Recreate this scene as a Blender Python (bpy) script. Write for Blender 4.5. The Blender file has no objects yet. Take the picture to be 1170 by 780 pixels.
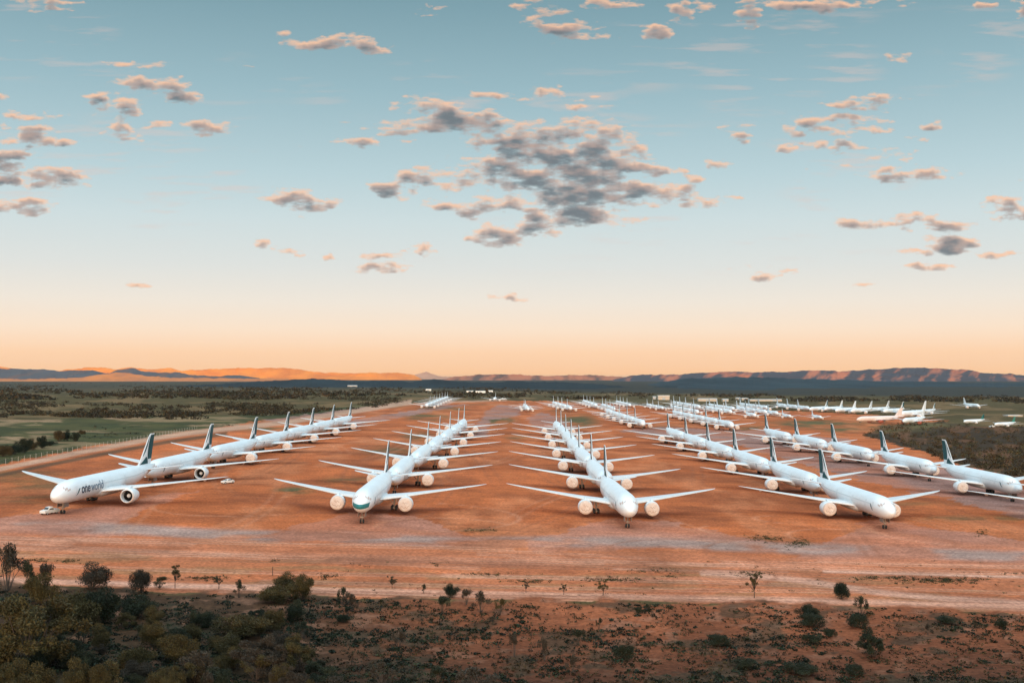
import bpy, bmesh, math, random
import numpy as np
from mathutils import Vector, Matrix, noise as mn
R = math.radians
scene = bpy.context.scene
col = scene.collection
rng = random.Random(7)
nr = np.random.RandomState(11)

# ------------------------------------------------------------------ camera
F, HC, YH = 1260.0, 40.2, 430.0
pitch = math.atan((YH - 390) / F)
cam_d = bpy.data.cameras.new('camera'); cam = bpy.data.objects.new('camera', cam_d); col.objects.link(cam)
cam.location = (0, 0, HC); cam.rotation_euler = (math.pi / 2 + pitch, 0, 0)
cam_d.sensor_width = 36; cam_d.lens = 36 * F / 1170
cam_d.clip_start = 0.5; cam_d.clip_end = 90000
scene.camera = cam
CP, SP = math.cos(pitch), math.sin(pitch)

def ray(u, v):                                  # direction scaled so that y = 1
    dx, dy, dz = (u - 585), F * CP + (v - 390) * SP, F * SP - (v - 390) * CP
    return dx / dy, dz / dy
def proj(x, y, z):                              # vectorised world -> photo coordinates (1170 wide)
    zc = z - HC
    depth = y * CP + zc * SP
    up = -y * SP + zc * CP
    return 585 + F * x / depth, 390 - F * up / depth

# ------------------------------------------------------------------ numpy noise
PERM = nr.rand(256, 256)
def vnoise(x, y):
    xi = np.floor(x).astype(int); yi = np.floor(y).astype(int)
    fx = x - xi; fy = y - yi
    fx = fx * fx * (3 - 2 * fx); fy = fy * fy * (3 - 2 * fy)
    a = PERM[xi % 256, yi % 256]; b = PERM[(xi + 1) % 256, yi % 256]
    c = PERM[xi % 256, (yi + 1) % 256]; d = PERM[(xi + 1) % 256, (yi + 1) % 256]
    return (a + (b - a) * fx) * (1 - fy) + (c + (d - c) * fx) * fy
def fbm(x, y, o=5, g=0.5):
    s = 0; a = 1; n = 0
    for i in range(o):
        s = s + a * vnoise(x * 2 ** i + 17.3 * i, y * 2 ** i + 9.1 * i); n += a; a *= g
    return s / n
def sstep(a, b, x):
    t = np.clip((x - a) / (b - a), 0, 1); return t * t * (3 - 2 * t)

# ------------------------------------------------------------------ terrain
SL = 0.027
def terrain(x, y):
    fade = 1 - sstep(2200, 5000, np.asarray(y, float))
    return -SL * 300 * np.tanh(np.asarray(x, float) / 300) * fade
def at(u, v, h=0.0):                            # point h above the ground seen at photo pixel (u, v)
    dx, dz = ray(u, v); y = 400.0
    for _ in range(60):
        z = float(terrain(dx * y, y)) + h
        y2 = (HC - z) / max(-dz, 1e-4)
        y = 0.5 * y + 0.5 * y2
    return Vector((dx * y, y, float(terrain(dx * y, y))))
def slope(x, y):
    return math.atan(float(terrain(x - 5, y) - terrain(x + 5, y)) / 10)

# ------------------------------------------------------------------ tags
def tag(o, label=None, cat=None, group=None, kind=None):
    if label: o['label'] = label
    if cat: o['category'] = cat
    if group: o['group'] = group
    if kind: o['kind'] = kind
    return o
def empty(name, loc=(0, 0, 0), rz=0):
    o = bpy.data.objects.new(name, None); col.objects.link(o)
    o.location = loc; o.rotation_euler = (0, 0, rz); o.empty_display_size = 0.5
    return o
def copy_tree(o, parent=None):
    c = o.copy(); col.objects.link(c); c.parent = parent
    for ch in [q for q in CH.get(o.name, [])]:
        d = copy_tree(ch, c)
        CH.setdefault(c.name, []).append(d)
    return c
CH = {}
def setp(o, parent):
    if parent is not None:
        o.parent = parent; CH.setdefault(parent.name, []).append(o)
    return o

# ------------------------------------------------------------------ materials
def s2l(c):
    return tuple(((x / 255) / 12.92 if x / 255 <= 0.04045 else ((x / 255 + 0.055) / 1.055) ** 2.4) for x in c)
def mat(name, color, rough=0.6, metal=0.0, var=0.0, vscale=1.0, color2=None, attr=None, coord='Object', bump=0.0, spec=0.5, stretch=None):
    m = bpy.data.materials.new(name); m.use_nodes = True
    nt = m.node_tree; b = nt.nodes['Principled BSDF']
    b.inputs['Roughness'].default_value = rough; b.inputs['Metallic'].default_value = metal
    b.inputs['Specular IOR Level'].default_value = spec
    c = (*color, 1)
    tc = nt.nodes.new('ShaderNodeTexCoord')
    vec = tc.outputs[coord]
    if stretch:
        mp = nt.nodes.new('ShaderNodeMapping'); mp.inputs['Scale'].default_value = stretch
        nt.links.new(vec, mp.inputs[0]); vec = mp.outputs[0]
    n = nt.nodes.new('ShaderNodeTexNoise'); n.inputs['Scale'].default_value = vscale; n.inputs['Detail'].default_value = 5
    n.inputs['Roughness'].default_value = 0.62
    nt.links.new(vec, n.inputs['Vector'])
    r = nt.nodes.new('ShaderNodeMapRange'); r.inputs['From Min'].default_value = 0.32; r.inputs['From Max'].default_value = 0.68
    nt.links.new(n.outputs['Fac'], r.inputs['Value'])
    mx = nt.nodes.new('ShaderNodeMix'); mx.data_type = 'RGBA'
    c2 = (*(color2 if color2 else tuple(x * (1 - var) for x in color)), 1)
    mx.inputs[6].default_value = c; mx.inputs[7].default_value = c2
    nt.links.new(r.outputs[0], mx.inputs[0])
    out = mx.outputs[2]
    if attr:
        at_ = nt.nodes.new('ShaderNodeAttribute'); at_.attribute_name = attr
        mu = nt.nodes.new('ShaderNodeMix'); mu.data_type = 'RGBA'; mu.blend_type = 'MULTIPLY'; mu.inputs[0].default_value = 1
        nt.links.new(out, mu.inputs[6]); nt.links.new(at_.outputs['Color'], mu.inputs[7]); out = mu.outputs[2]
    nt.links.new(out, b.inputs['Base Color'])
    if bump:
        bp = nt.nodes.new('ShaderNodeBump'); bp.inputs['Strength'].default_value = bump; bp.inputs['Distance'].default_value = 0.1
        nt.links.new(n.outputs['Fac'], bp.inputs['Height']); nt.links.new(bp.outputs[0], b.inputs['Normal'])
    return m

M = {}
M['white'] = mat('white_paint', (0.80, 0.86, 0.89), 0.32, var=0.14, vscale=0.35, color2=(0.72, 0.76, 0.78), stretch=(1, 0.5, 1))
M['wing'] = mat('wing_paint', (0.74, 0.74, 0.73), 0.4, vscale=0.35, color2=(0.55, 0.57, 0.59), stretch=(.4, 1.6, 1))
M['edge'] = mat('bare_edge_metal', (0.80, 0.76, 0.72), 0.35, metal=0.3, vscale=0.8, color2=(0.7, 0.66, 0.62))
M['grey'] = mat('panel_grey', (0.42, 0.47, 0.50), 0.45, vscale=0.8, var=0.2)
M['pale'] = mat('faded_blue_grey', (0.50, 0.57, 0.62), 0.5, vscale=1, var=0.15)
M['teal'] = mat('dark_teal_paint', (0.006, 0.060, 0.072), 0.6, vscale=0.6, color2=(0.008, 0.085, 0.095), spec=.2)
M['mask'] = mat('green_teal_paint', (0.015, 0.19, 0.21), 0.4, vscale=1.0, var=0.2)
M['dark'] = mat('black_rubber', (0.022, 0.02, 0.02), 0.8, vscale=2, var=0.3)
M['gear'] = mat('gear_metal', (0.30, 0.25, 0.22), 0.5, metal=0.3, vscale=2, var=0.4)
M['fan'] = mat('fan_dark', (0.018, 0.019, 0.022), 0.4, metal=0.5, vscale=3, var=0.3)
M['bright'] = mat('spinner_white', (0.75, 0.75, 0.75), 0.4, var=0.1)
M['tape'] = mat('taped_window_film', (0.62, 0.48, 0.43), 0.5, vscale=1.5, color2=(0.45, 0.42, 0.42))
M['title'] = mat('navy_lettering', (0.02, 0.045, 0.10), 0.4, var=0.2)
M['title2'] = mat('steel_blue_lettering', (0.13, 0.22, 0.33), 0.4, var=0.2)
M['red'] = mat('red_orange_paint', (0.38, 0.10, 0.06), 0.5, var=0.2)
M['pinkw'] = mat('pinkish_white_paint', (0.78, 0.66, 0.62), 0.45, var=0.12, vscale=0.4)
M['green'] = mat('green_paint', (0.03, 0.22, 0.17), 0.4, var=0.2)
M['cover'] = mat('engine_cover_fabric', (0.66, 0.62, 0.58), 0.75, vscale=0.8, color2=(0.54, 0.43, 0.37), bump=0.4)
M['carwhite'] = mat('car_paint_white', (0.75, 0.75, 0.72), 0.3, var=0.1)
M['glass'] = mat('car_glass', (0.03, 0.035, 0.04), 0.1, var=0.2)
M['shed'] = mat('pale_shed_wall', (0.62, 0.52, 0.42), 0.7, var=0.15, vscale=0.2)
M['shed2'] = mat('grey_tin_roof', (0.60, 0.60, 0.58), 0.5, var=0.2, vscale=0.2)
M['fence'] = mat('pale_fence_steel', (0.48, 0.44, 0.40), 0.6, var=0.2, vscale=2)
M['bark'] = mat('bark', (0.085, 0.06, 0.045), 0.9, var=0.4, vscale=3)
M['deadwood'] = mat('grey_bare_wood', (0.07, 0.058, 0.05), 0.9, var=0.3, vscale=3)
def folmat(name, c):
    m = mat(name, c, 0.75, var=0.45, vscale=0.9, attr='tint', spec=0.2)
    return m
M['olive'] = folmat('olive_foliage', (0.066, 0.056, 0.022))
M['dgreen'] = folmat('dark_green_foliage', (0.024, 0.034, 0.020))
M['greyfol'] = folmat('grey_brown_foliage', (0.052, 0.044, 0.034))
M['cover_green'] = folmat('creeping_green_foliage', (0.016, 0.026, 0.014))
M['weed'] = folmat('weed_foliage', (0.050, 0.055, 0.022))
M['brownscrub'] = folmat('brown_scrub_foliage', (0.078, 0.056, 0.024))
M['farscrub'] = folmat('far_scrub_foliage', (0.048, 0.038, 0.018))

# ------------------------------------------------------------------ mesh helpers
def mesh_obj(name, verts, faces, material, parent=None, smooth=True, tint=None, mats=None, mi=None):
    me = bpy.data.meshes.new(name); me.from_pydata([tuple(v) for v in verts], [], faces)
    for m_ in (mats or [material]): me.materials.append(m_)
    if smooth: me.polygons.foreach_set('use_smooth', [True] * len(me.polygons))
    if mi is not None: me.polygons.foreach_set('material_index', mi)
    if tint is not None:
        a = me.color_attributes.new('tint', 'FLOAT_COLOR', 'POINT')
        arr = np.ones((len(verts), 4), np.float32); arr[:, :3] = tint
        a.data.foreach_set('color', arr.ravel())
    me.update()
    o = bpy.data.objects.new(name, me); col.objects.link(o)
    return setp(o, parent)
class G:
    def __init__(s): s.v = []; s.f = []
    def add(s, v, f):
        n = len(s.v); s.v += [tuple(q) for q in v]; s.f += [tuple(i + n for i in q) for q in f]
    def box(s, x0, x1, y0, y1, z0, z1, top=1.0):
        cx, cy = (x0 + x1) / 2, (y0 + y1) / 2
        v = [(x, y, z0) for x, y in ((x0, y0), (x1, y0), (x1, y1), (x0, y1))]
        v += [(cx + (x - cx) * top, cy + (y - cy) * top, z1) for x, y in ((x0, y0), (x1, y0), (x1, y1), (x0, y1))]
        s.add(v, [(3, 2, 1, 0), (4, 5, 6, 7), (0, 1, 5, 4), (1, 2, 6, 5), (2, 3, 7, 6), (3, 0, 4, 7)])
    def tube(s, p, q, r0, r1=None, n=8, cap=True):
        r1 = r0 if r1 is None else r1
        p = Vector(p); q = Vector(q); d = (q - p).normalized()
        a = d.orthogonal().normalized(); b = d.cross(a)
        v = []
        for c, r in ((p, r0), (q, r1)):
            for i in range(n):
                t = 2 * math.pi * i / n; v.append(c + (a * math.cos(t) + b * math.sin(t)) * r)
        f = [(i, (i + 1) % n, n + (i + 1) % n, n + i) for i in range(n)]
        if cap: f += [tuple(range(n))[::-1], tuple(range(n, 2 * n))]
        s.add(v, f)
    def loft(s, rings, cap=(True, True)):
        n = len(rings[0]); v = [p for r in rings for p in r]; f = []
        for k in range(len(rings) - 1):
            for i in range(n):
                j = (i + 1) % n
                f.append((k * n + i, k * n + j, (k + 1) * n + j, (k + 1) * n + i))
        if cap[0]: f.append(tuple(range(n))[::-1])
        if cap[1]: f.append(tuple(range((len(rings) - 1) * n, len(rings) * n)))
        s.add(v, f)
    def obj(s, name, m, parent=None, smooth=True):
        o = mesh_obj(name, s.v, s.f, m, parent, smooth)
        bm = bmesh.new(); bm.from_mesh(o.data)
        bmesh.ops.recalc_face_normals(bm, faces=bm.faces)
        if smooth:
            for e in bm.edges:
                if len(e.link_faces) == 2 and e.calc_face_angle(0) > R(38): e.smooth = False
        bm.to_mesh(o.data); bm.free()
        return o

# ------------------------------------------------------------------ airliner
NOSE = -5.9      # local y of the nose; the nose wheel touches the ground at the origin; +y runs aft
ST = [(0, .06, .06, 4.95), (.35, .62, .6, 4.97), (.9, 1.12, 1.08, 5.03), (1.8, 1.66, 1.62, 5.14), (3, 2.15, 2.12, 5.32),
      (4.5, 2.56, 2.55, 5.52), (6.5, 2.88, 2.88, 5.72), (9, 3.06, 3.06, 5.86), (12, 3.1, 3.1, 5.9), (22, 3.1, 3.1, 5.9), (34, 3.1, 3.1, 5.9),
      (46, 3.1, 3.1, 5.9), (50, 3.02, 3.0, 6.0), (54, 2.75, 2.72, 6.25), (58, 2.32, 2.32, 6.6), (62, 1.84, 1.9, 7.0),
      (66, 1.3, 1.4, 7.4), (69.5, .75, .98, 7.72), (71.6, .34, .66, 7.92), (72.5, .08, .4, 8.0)]
def fus(s):                                     # rx, rz, zc at station s
    for a, b in zip(ST, ST[1:]):
        if a[0] <= s <= b[0]:
            t = (s - a[0]) / (b[0] - a[0]); return [a[i] + (b[i] - a[i]) * t for i in (1, 2, 3)]
    return [3.1, 3.1, 5.9]
def fpt(s, ang, off=0.0):                       # ang measured from +x towards +z
    rx, rz, zc = fus(s)
    return ((rx + off) * math.cos(ang), NOSE + s, zc + (rz + off) * math.sin(ang))
def patch(g, uv, off=0.03, n=(6, 6)):
    """uv(a,b)-> (s, ang); a small sheet laid just proud of the fuselage skin"""
    v = []; f = []
    for i in range(n[0] + 1):
        for j in range(n[1] + 1):
            v.append(fpt(*uv(i / n[0], j / n[1]), off))
    for i in range(n[0]):
        for j in range(n[1]):
            a = i * (n[1] + 1) + j; f.append((a, a + 1, a + n[1] + 2, a + n[1] + 1))
    g.add(v, f)
WING = [(0.0, 21.5, 17.2, 4.1, .13), (3.0, 24.0, 14.2, 4.3, .125), (10.5, 29.3, 10.4, 5.0, .11), (20.0, 36.4, 6.5, 5.95, .10),
        (28.5, 42.8, 3.7, 6.8, .10), (31.0, 45.3, 2.3, 7.05, .09), (32.4, 47.3, .8, 7.2, .09)]
AF = [(0, 0), (.012, .30), (.05, .56), (.15, .85), (.32, 1.0), (.55, .82), (.8, .40), (1, .03),
      (1, -.03), (.8, -.25), (.55, -.48), (.32, -.58), (.15, -.50), (.05, -.36), (.012, -.2)]
def lifting(g, secs, sx, vertical=False):
    rings = []
    for y, le, ch, z, th in secs:
        r = []
        for c, t in AF:
            tt = t * th * ch * .5
            if vertical: r.append(((tt if t else 0) * 1.0, NOSE + le + c * ch, y))
            else: r.append((sx * y, NOSE + le + c * ch, z + tt))
        rings.append(r)
    g.loft(rings)
def airliner():
    root = empty('airliner')
    # fuselage with belly fairing
    g = G(); n = 28; ss = []
    for a, b in zip(ST, ST[1:]):
        k = 1 if b[0] - a[0] < 6 else 3
        ss += [a[0] + (b[0] - a[0]) * i / k for i in range(k)]
    ss.append(72.5)
    g.loft([[fpt(s, 2 * math.pi * i / n) for i in range(n)] for s in ss])
    rings = []
    for s, w, h in ((20.5, .3, .1), (22.5, 2.3, 1.2), (26, 3.35, 1.9), (38, 3.45, 2.0), (42, 2.9, 1.5), (45.5, .4, .2)):
        rings.append([(w * math.cos(2 * math.pi * i / 16), NOSE + s, 4.2 + (h if math.sin(2 * math.pi * i / 16) < 0 else .9) * math.sin(2 * math.pi * i / 16)) for i in range(16)])
    g.loft(rings)
    fz = g.obj('fuselage', M['white'], root)
    # cockpit windows under pale film
    g = G()
    for sx in (0, 1):
        for a0, a1, s0, s1 in ((50, 66, 3.0, 3.5), (34, 48, 3.1, 4.2), (22, 32, 3.7, 5.0)):
            g = G()
            def uv(a, b, a0=a0, a1=a1, s0=s0, s1=s1):
                an = R(a0 + (a1 - a0) * b); an = an if sx else math.pi - an
                return (s0 + (s1 - s0) * a * 1.0 + .25 * b, an)
            patch(g, uv, .025, (2, 3)); g.obj('cockpit_window', M['tape'], fz)
    # passenger windows and doors, a faded line on each flank
    for sx in (0, 1):
        g = G()
        patch(g, lambda a, b: (9.5 + 50.5 * a, (lambda q: q if sx else math.pi - q)(R(10 + 7 * b))), .012, (60, 1))
        g.obj('window_row', M['winrow'], fz)
    for sx in (0, 1):
        for s0 in (7.4, 13.1, 25, 40.2, 56.8):
            g = G()
            patch(g, lambda a, b, s=s0: (s + 1.15 * a, (lambda q: q if sx else math.pi - q)(R(-6 + 36 * b))), .012, (1, 5))
            g.obj('door', M['door'], fz)
    # brush stroke mark by the nose, one each side
    for sx in (0, 1):
        g = G()
        def uv(a, b):                           # slim pointed stroke rising aft
            w = .75 * math.sin(math.pi * min(1, a * 1.05 + .02)) ** .7 * (1 - .35 * a) + .03
            t = R(-14 + 30 * a + (b - .5) * 2 * w * 15)
            return (7.5 + 2.1 * a + .55 * b * (1 - a), t if sx else math.pi - t)
        patch(g, uv, .035, (10, 4)); g.obj('brush_mark', M['teal'], fz)
    # wings, engines, stabilisers
    for sx in (-1, 1):
        g = G(); lifting(g, WING, sx); w = g.obj('wing', M['wing'], root)
        g = G()                                 # bare metal leading edge, a shade proud
        rings = []
        for y, le, ch, z, th in WING[1:-1]:
            r = []
            for c, t in ((.06, .60), (.012, .34), (0, 0), (.012, -.24), (.06, -.4)):
                r.append((sx * y, NOSE + le - .03 + c * ch * 1.1, z + t * th * ch * .5 * 1.06))
            r += [(p[0], p[1] + .05, p[2] * .999 + .001 * z) for p in r[::-1]]
            rings.append(r)
        g.loft(rings); g.obj('leading_edge', M['edge'], w)
        for y in (7.2, 14.5, 20.5, 26):         # flap track fairings
            for a, b in zip(WING, WING[1:]):
                if a[0] <= y <= b[0]:
                    t = (y - a[0]) / (b[0] - a[0]); le, ch, z = [a[i] + (b[i] - a[i]) * t for i in (1, 2, 3)]
            g = G(); te = NOSE + le + ch; L = 3.2 if y < 20 else 2.2
            g.loft([[(sx * y + .28 * rr * math.cos(k * math.pi / 4), te + q * L, z - .35 + .38 * rr * math.sin(k * math.pi / 4)) for k in range(8)]
                    for q, rr in ((-.85, .1), (-.5, .9), (-.1, 1), (.2, .6), (.38, .08))])
            g.obj('flap_fairing', M['wing'], w)
        ex, ey, ez = sx * 9.7, NOSE + 25.4, 2.95
        g = G(); nn = 28
        prof = [(.0, 1.66), (-.12, 1.78), (-.02, 1.93), (.35, 2.05), (1.3, 2.13), (2.6, 2.13), (4.0, 1.98), (5.3, 1.66), (5.35, 1.5), (5.3, 1.2),
                (6.2, 1.02), (7.1, .72), (7.2, .55), (8.1, .06)]
        inner = [(3.0, 1.5), (1.2, 1.6)]
        rings = [[(ex + r * math.cos(2 * math.pi * i / nn), ey + p, ez + r * math.sin(2 * math.pi * i / nn)) for i in range(nn)] for p, r in inner + prof]
        g.loft(rings, (False, True)); en = g.obj('engine', M['white'], root)
        g = G()                                 # lip ring of the inlet
        rings = [[(ex + r * math.cos(2 * math.pi * i / nn), ey + p, ez + r * math.sin(2 * math.pi * i / nn)) for i in range(nn)]
                 for p, r in ((.12, 1.67), (-.08, 1.70), (-.16, 1.79), (-.05, 1.95), (.30, 2.065), (.34, 2.03))]
        g.loft(rings, (False, False)); g.obj('inlet_lip', M['edge'], en)
        g = G()                                 # domed fabric cover strapped over the inlet
        rings = [[(ex + r * math.cos(2 * math.pi * i / nn), ey + p, ez + r * math.sin(2 * math.pi * i / nn)) for i in range(nn)]
                 for p, r in ((.22, 2.06), (-.1, 2.01), (-.3, 1.86), (-.42, 1.5), (-.46, 1.1), (-.49, .6), (-.5, .08))]
        g.loft(rings, (False, True)); cv = g.obj('inlet_cover', M['cover'], en)
        g = G(); pts = []                       # creased strap line on the cover
        for k in range(15):
            t = -1 + 2 * k / 14
            pts.append((ex + 1.25 * t, ey - .475 + .05 * t * t, ez - .35 - .5 * (1 - t * t) + .22 * math.sin(t * 9 + sx)))
        for a, b in zip(pts, pts[1:]): g.tube(a, b, .05, n=4)
        g.obj('strap', M['strap'], cv); g = G()
        pts = [(ex - .75 + .25 * k, ey - .485 + .004 * abs(k - 3), ez + .45 + .28 * math.sin(k * 2.1)) for k in range(7)]
        for a, b in zip(pts, pts[1:]): g.tube(a, b, .045, n=4)
        g.obj('strap', M['strap'], cv)
        g = G()                                 # pylon
        g.loft([[(ex - .22, a0, z0), (ex + .22, a0, z0), (ex + .22, a1, z1), (ex - .22, a1, z1)] for a0, z0, a1, z1 in
                ((ey + 1.2, ez + 2.05, ey + 1.6, ez + 1.9), (ey + 2.8, ez + 2.62, ey + 3, ez + 1.6), (ey + 5.0, ez + 2.1, ey + 5.4, ez + 1.2), (ey + 8.6, ez + 1.75, ey + 8.8, ez + 1.3))])
        g.obj('pylon', M['white'], en)
        g = G(); lifting(g, [(0, 59.5, 8.6, 7.2, .1), (1.5, 60.6, 7.6, 7.3, .1), (10.0, 67.4, 3.0, 8.3, .09), (10.75, 68.4, 1.9, 8.4, .08)], sx)
        g.obj('tailplane', M['wing'], root)
    # fin
    FIN = [(8.0, 56.2, 12.2, 0, .085), (8.9, 57.6, 10.9, 0, .085), (10.2, 59.3, 9.7, 0, .085), (17.8, 66.4, 4.7, 0, .08), (18.5, 67.6, 3.6, 0, .07)]
    g = G(); lifting(g, FIN, 1, True); fn = g.obj('fin', M['white'], root)
    def finp(c, z, side):
        for a, b in zip(FIN, FIN[1:]):
            if a[0] <= z <= b[0]: break
        t = (z - a[0]) / (b[0] - a[0]); le, ch, th = a[1] + (b[1] - a[1]) * t, a[2] + (b[2] - a[2]) * t, a[4] + (b[4] - a[4]) * t
        tt = 0
        up = AF[:8] if side > 0 else [(q, w) for q, w in AF[:1]] + [(q, w) for q, w in AF[:7:-1]]
        for p, q in zip(up, up[1:]):
            if p[0] <= c <= q[0]:
                tt = p[1] + (q[1] - p[1]) * (c - p[0]) / (q[0] - p[0]); break
        return (tt * th * ch * .5 + side * .03, NOSE + le + c * ch, z)
    for side in (-1, 1):                        # dark field with a pale stroke left bare between its two halves
        g = G()
        def field(lo, hi, z0, z1, nz=14, nc=6):
            v = []; f = []
            for i in range(nz + 1):
                q = i / nz; z = z0 + (z1 - z0) * q; a, b = lo(q), hi(q)
                for j in range(nc + 1): v.append(finp(a + (b - a) * j / nc, z, side))
            for i in range(nz):
                for j in range(nc):
                    k = i * (nc + 1) + j; f.append((k, k + 1, k + nc + 2, k + nc + 1))
            g.add(v, f)
        field(lambda q: .30 + .28 * (1 - q) ** 2 - .08 * q, lambda q: .985, 10.4, 18.1)
        field(lambda q: .06 + .30 * q, lambda q: .72 * (1 - q) ** .8 + .37 * q, 9.0, 11.3, 8)
        field(lambda q: .06 + .02 * q, lambda q: .10 + .10 * math.sin(math.pi * q), 11.6, 17.6, 10, 2)
        g.obj('tail_marking', M['teal'], fn)
    # landing gear
    def wheel(g, x, y, r, w):
        nn = 14
        prof = [(-w / 2, r * .55), (-w / 2, r * .9), (-w * .3, r), (w * .3, r), (w / 2, r * .9), (w / 2, r * .55)]
        g.loft([[(x + p, y + q * math.cos(2 * math.pi * i / nn), r + q * math.sin(2 * math.pi * i / nn)) for i in range(nn)] for p, q in prof])
    g = G(); g.tube((0, .1, .5), (0, -.1, 4.0), .16, .22); g.tube((0, 0, 1.6), (0, 2.2, 3.8), .1); g.box(-.45, .45, -.35, .35, 1.55, 1.8)
    g.box(-.95, -.87, -1.4, 1.6, 1.9, 3.3); g.box(.87, .95, -1.4, 1.6, 1.9, 3.3)
    ng = g.obj('nose_gear', M['gear'], root)
    for x in (-.38, .38):
        g = G(); wheel(g, x, .1, .55, .38); g.obj('wheel', M['dark'], ng)
    for sx in (-1, 1):
        g = G(); x = sx * 5.5; y = 31.2
        g.tube((x, y, .7), (x, y, 4.4), .24, .3); g.tube((x, y, 1.6), (x - sx * 2.4, y, 3.9), .13); g.tube((x, y - 1.5, .72), (x, y + 1.5, .72), .18)
        g.box(x + sx * .75, x + sx * .85, y - 1.3, y + 1.3, 2.3, 4.6)
        for q in (-1.45, 0, 1.45): g.tube((x - .7, y + q, .68), (x + .7, y + q, .68), .1)
        mg = g.obj('main_gear', M['gear'], root)
        for q in (-1.45, 0, 1.45):
            for p in (-.62, .62):
                g = G(); wheel(g, x + p, y + q, .68, .5); g.obj('wheel', M['dark'], mg)
    return root
def winrow():
    m = mat('window_row_paint', (0.80, 0.83, 0.84), 0.4, var=.1); nt = m.node_tree; b = nt.nodes['Principled BSDF']
    tc = nt.nodes.new('ShaderNodeTexCoord'); sp_ = nt.nodes.new('ShaderNodeSeparateXYZ'); nt.links.new(tc.outputs['Object'], sp_.inputs[0])
    a = nt.nodes.new('ShaderNodeMath'); a.operation = 'MODULO'; nt.links.new(sp_.outputs[1], a.inputs[0]); a.inputs[1].default_value = .62
    c = nt.nodes.new('ShaderNodeMath'); c.operation = 'LESS_THAN'; nt.links.new(a.outputs[0], c.inputs[0]); c.inputs[1].default_value = .34
    x = nt.nodes.new('ShaderNodeMix'); x.data_type = 'RGBA'; x.inputs[6].default_value = (.8, .83, .84, 1); x.inputs[7].default_value = (.45, .53, .58, 1)
    nt.links.new(c.outputs[0], x.inputs[0]); nt.links.new(x.outputs[2], b.inputs['Base Color']); return m
M['winrow'] = winrow()
M['door'] = mat('door_paint', (0.70, 0.75, 0.78), 0.4, var=0.05)
M['strap'] = mat('strap_brown', (0.30, 0.17, 0.12), 0.7, var=0.3)

proto = airliner()
def strip(o, names):
    """a lighter copy for far aircraft leaves out parts that are below a pixel there"""
    for ch in list(CH.get(o.name, [])):
        base = ch.name.split('.')[0]
        if base in names:
            kill(ch); CH[o.name].remove(ch)
        else: strip(ch, names)
def kill(o):
    for ch in CH.get(o.name, []): kill(ch)
    bpy.data.objects.remove(o)
far_proto = copy_tree(proto); strip(far_proto, {'flap_fairing', 'door', 'window_row', 'brush_mark', 'strap', 'wheel', 'leading_edge', 'cockpit_window', 'inlet_lip', 'pylon'})
open_proto = copy_tree(proto)                   # engines without covers: dark fan and white spinner
for en in [c for c in CH[open_proto.name] if c.name.startswith('engine')]:
    cv = [c for c in CH[en.name] if c.name.startswith('inlet_cover')][0]
    CH[en.name].remove(cv)
    sx = 1 if sum(v.co.x for v in en.data.vertices) > 0 else -1
    kill(cv)
    ex, ey, ez = sx * 9.7, NOSE + 25.4, 2.95
    g = G(); n = 28
    for i in range(22):                         # fan blades over a dark disc
        t = 2 * math.pi * i / 22
        a, b = Vector((math.cos(t), 0, math.sin(t))), Vector((math.cos(t + .22), 0, math.sin(t + .22)))
        c = Vector((ex, ey + 1.5, ez))
        g.add([c + a * .5, c + a * 1.56, c + b * 1.56 + Vector((0, .35, 0)), c + b * .5 + Vector((0, .3, 0))], [(0, 1, 2, 3)])
    g.loft([[(ex + 1.6 * math.cos(2 * math.pi * i / n), ey + 1.95 + k, ez + 1.6 * math.sin(2 * math.pi * i / n)) for i in range(n)] for k in (0, .05)])
    fo = g.obj('fan', M['fan'], en)
    g = G(); g.loft([[(ex + r * math.cos(2 * math.pi * i / 16), ey + p, ez + r * math.sin(2 * math.pi * i / 16)) for i in range(16)]
                     for p, r in ((.75, .04), (.95, .28), (1.3, .5), (1.6, .6))])
    g.obj('spinner', M['bright'], fo)

ORD = ['first', 'second', 'third', 'fourth', 'fifth', 'sixth', 'seventh', 'eighth', 'ninth', 'tenth', 'eleventh', 'twelfth', 'thirteenth',
       'fourteenth', 'fifteenth', 'sixteenth', 'seventeenth', 'eighteenth', 'nineteenth', 'twentieth'] + ['twenty ' + q for q in ('first', 'second', 'third', 'fourth', 'fifth', 'sixth', 'seventh', 'eighth', 'ninth')] + ['thirtieth'] + ['thirty ' + q for q in ('first', 'second', 'third', 'fourth', 'fifth', 'sixth', 'seventh', 'eighth', 'ninth')]
def put_plane(src, x, y, yaw, label, group, k=1.0):
    o = copy_tree(src); o.name = 'airliner'
    o.location = (x, y, float(terrain(x, y)))
    o.rotation_euler = (0, slope(x, y), yaw); o.scale = (k, k, k)
    tag(o, label, 'aeroplane', group)
    return o

# main lines, front to back. X, D, yaw of the first; spacing; sideways drift
SPC = 73.8
lines = [
    ('far left line', 'large white airliners parked in the five front lines', -121.5, 299.4, -.048, 7, SPC, .3),
    ('left centre line', '', -40.1, 296.0, .006, 7, SPC, .85),
    ('right centre line', '', 31.4, 301.2, .022, 7, SPC, .2),
    ('right hand line', '', 105.3, 313.0, .014, 6, SPC, .0),
]
planes = {}
for li, (nm, gp, X, D, yaw, n, sp, dr) in enumerate(lines):
    for i in range(n):
        src = open_proto if (li == 0 and i < 2) else proto
        jit = 0 if i == 0 else rng.uniform(-.3, .3)
        where = 'at the front of' if i == 0 else ('at the back of' if i == n - 1 else ORD[i] + ' from the front in')
        look = 'white airliner with open engines' if src is open_proto else 'white airliner'
        planes[li, i] = put_plane(src, X + dr * i + jit, D + sp * i, yaw * (1 if i == 0 else .7) + (0 if i == 0 else rng.uniform(-.008, .008)),
                                  f'{look}, {where} the {nm}', f'airliners of the {nm}')
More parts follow.
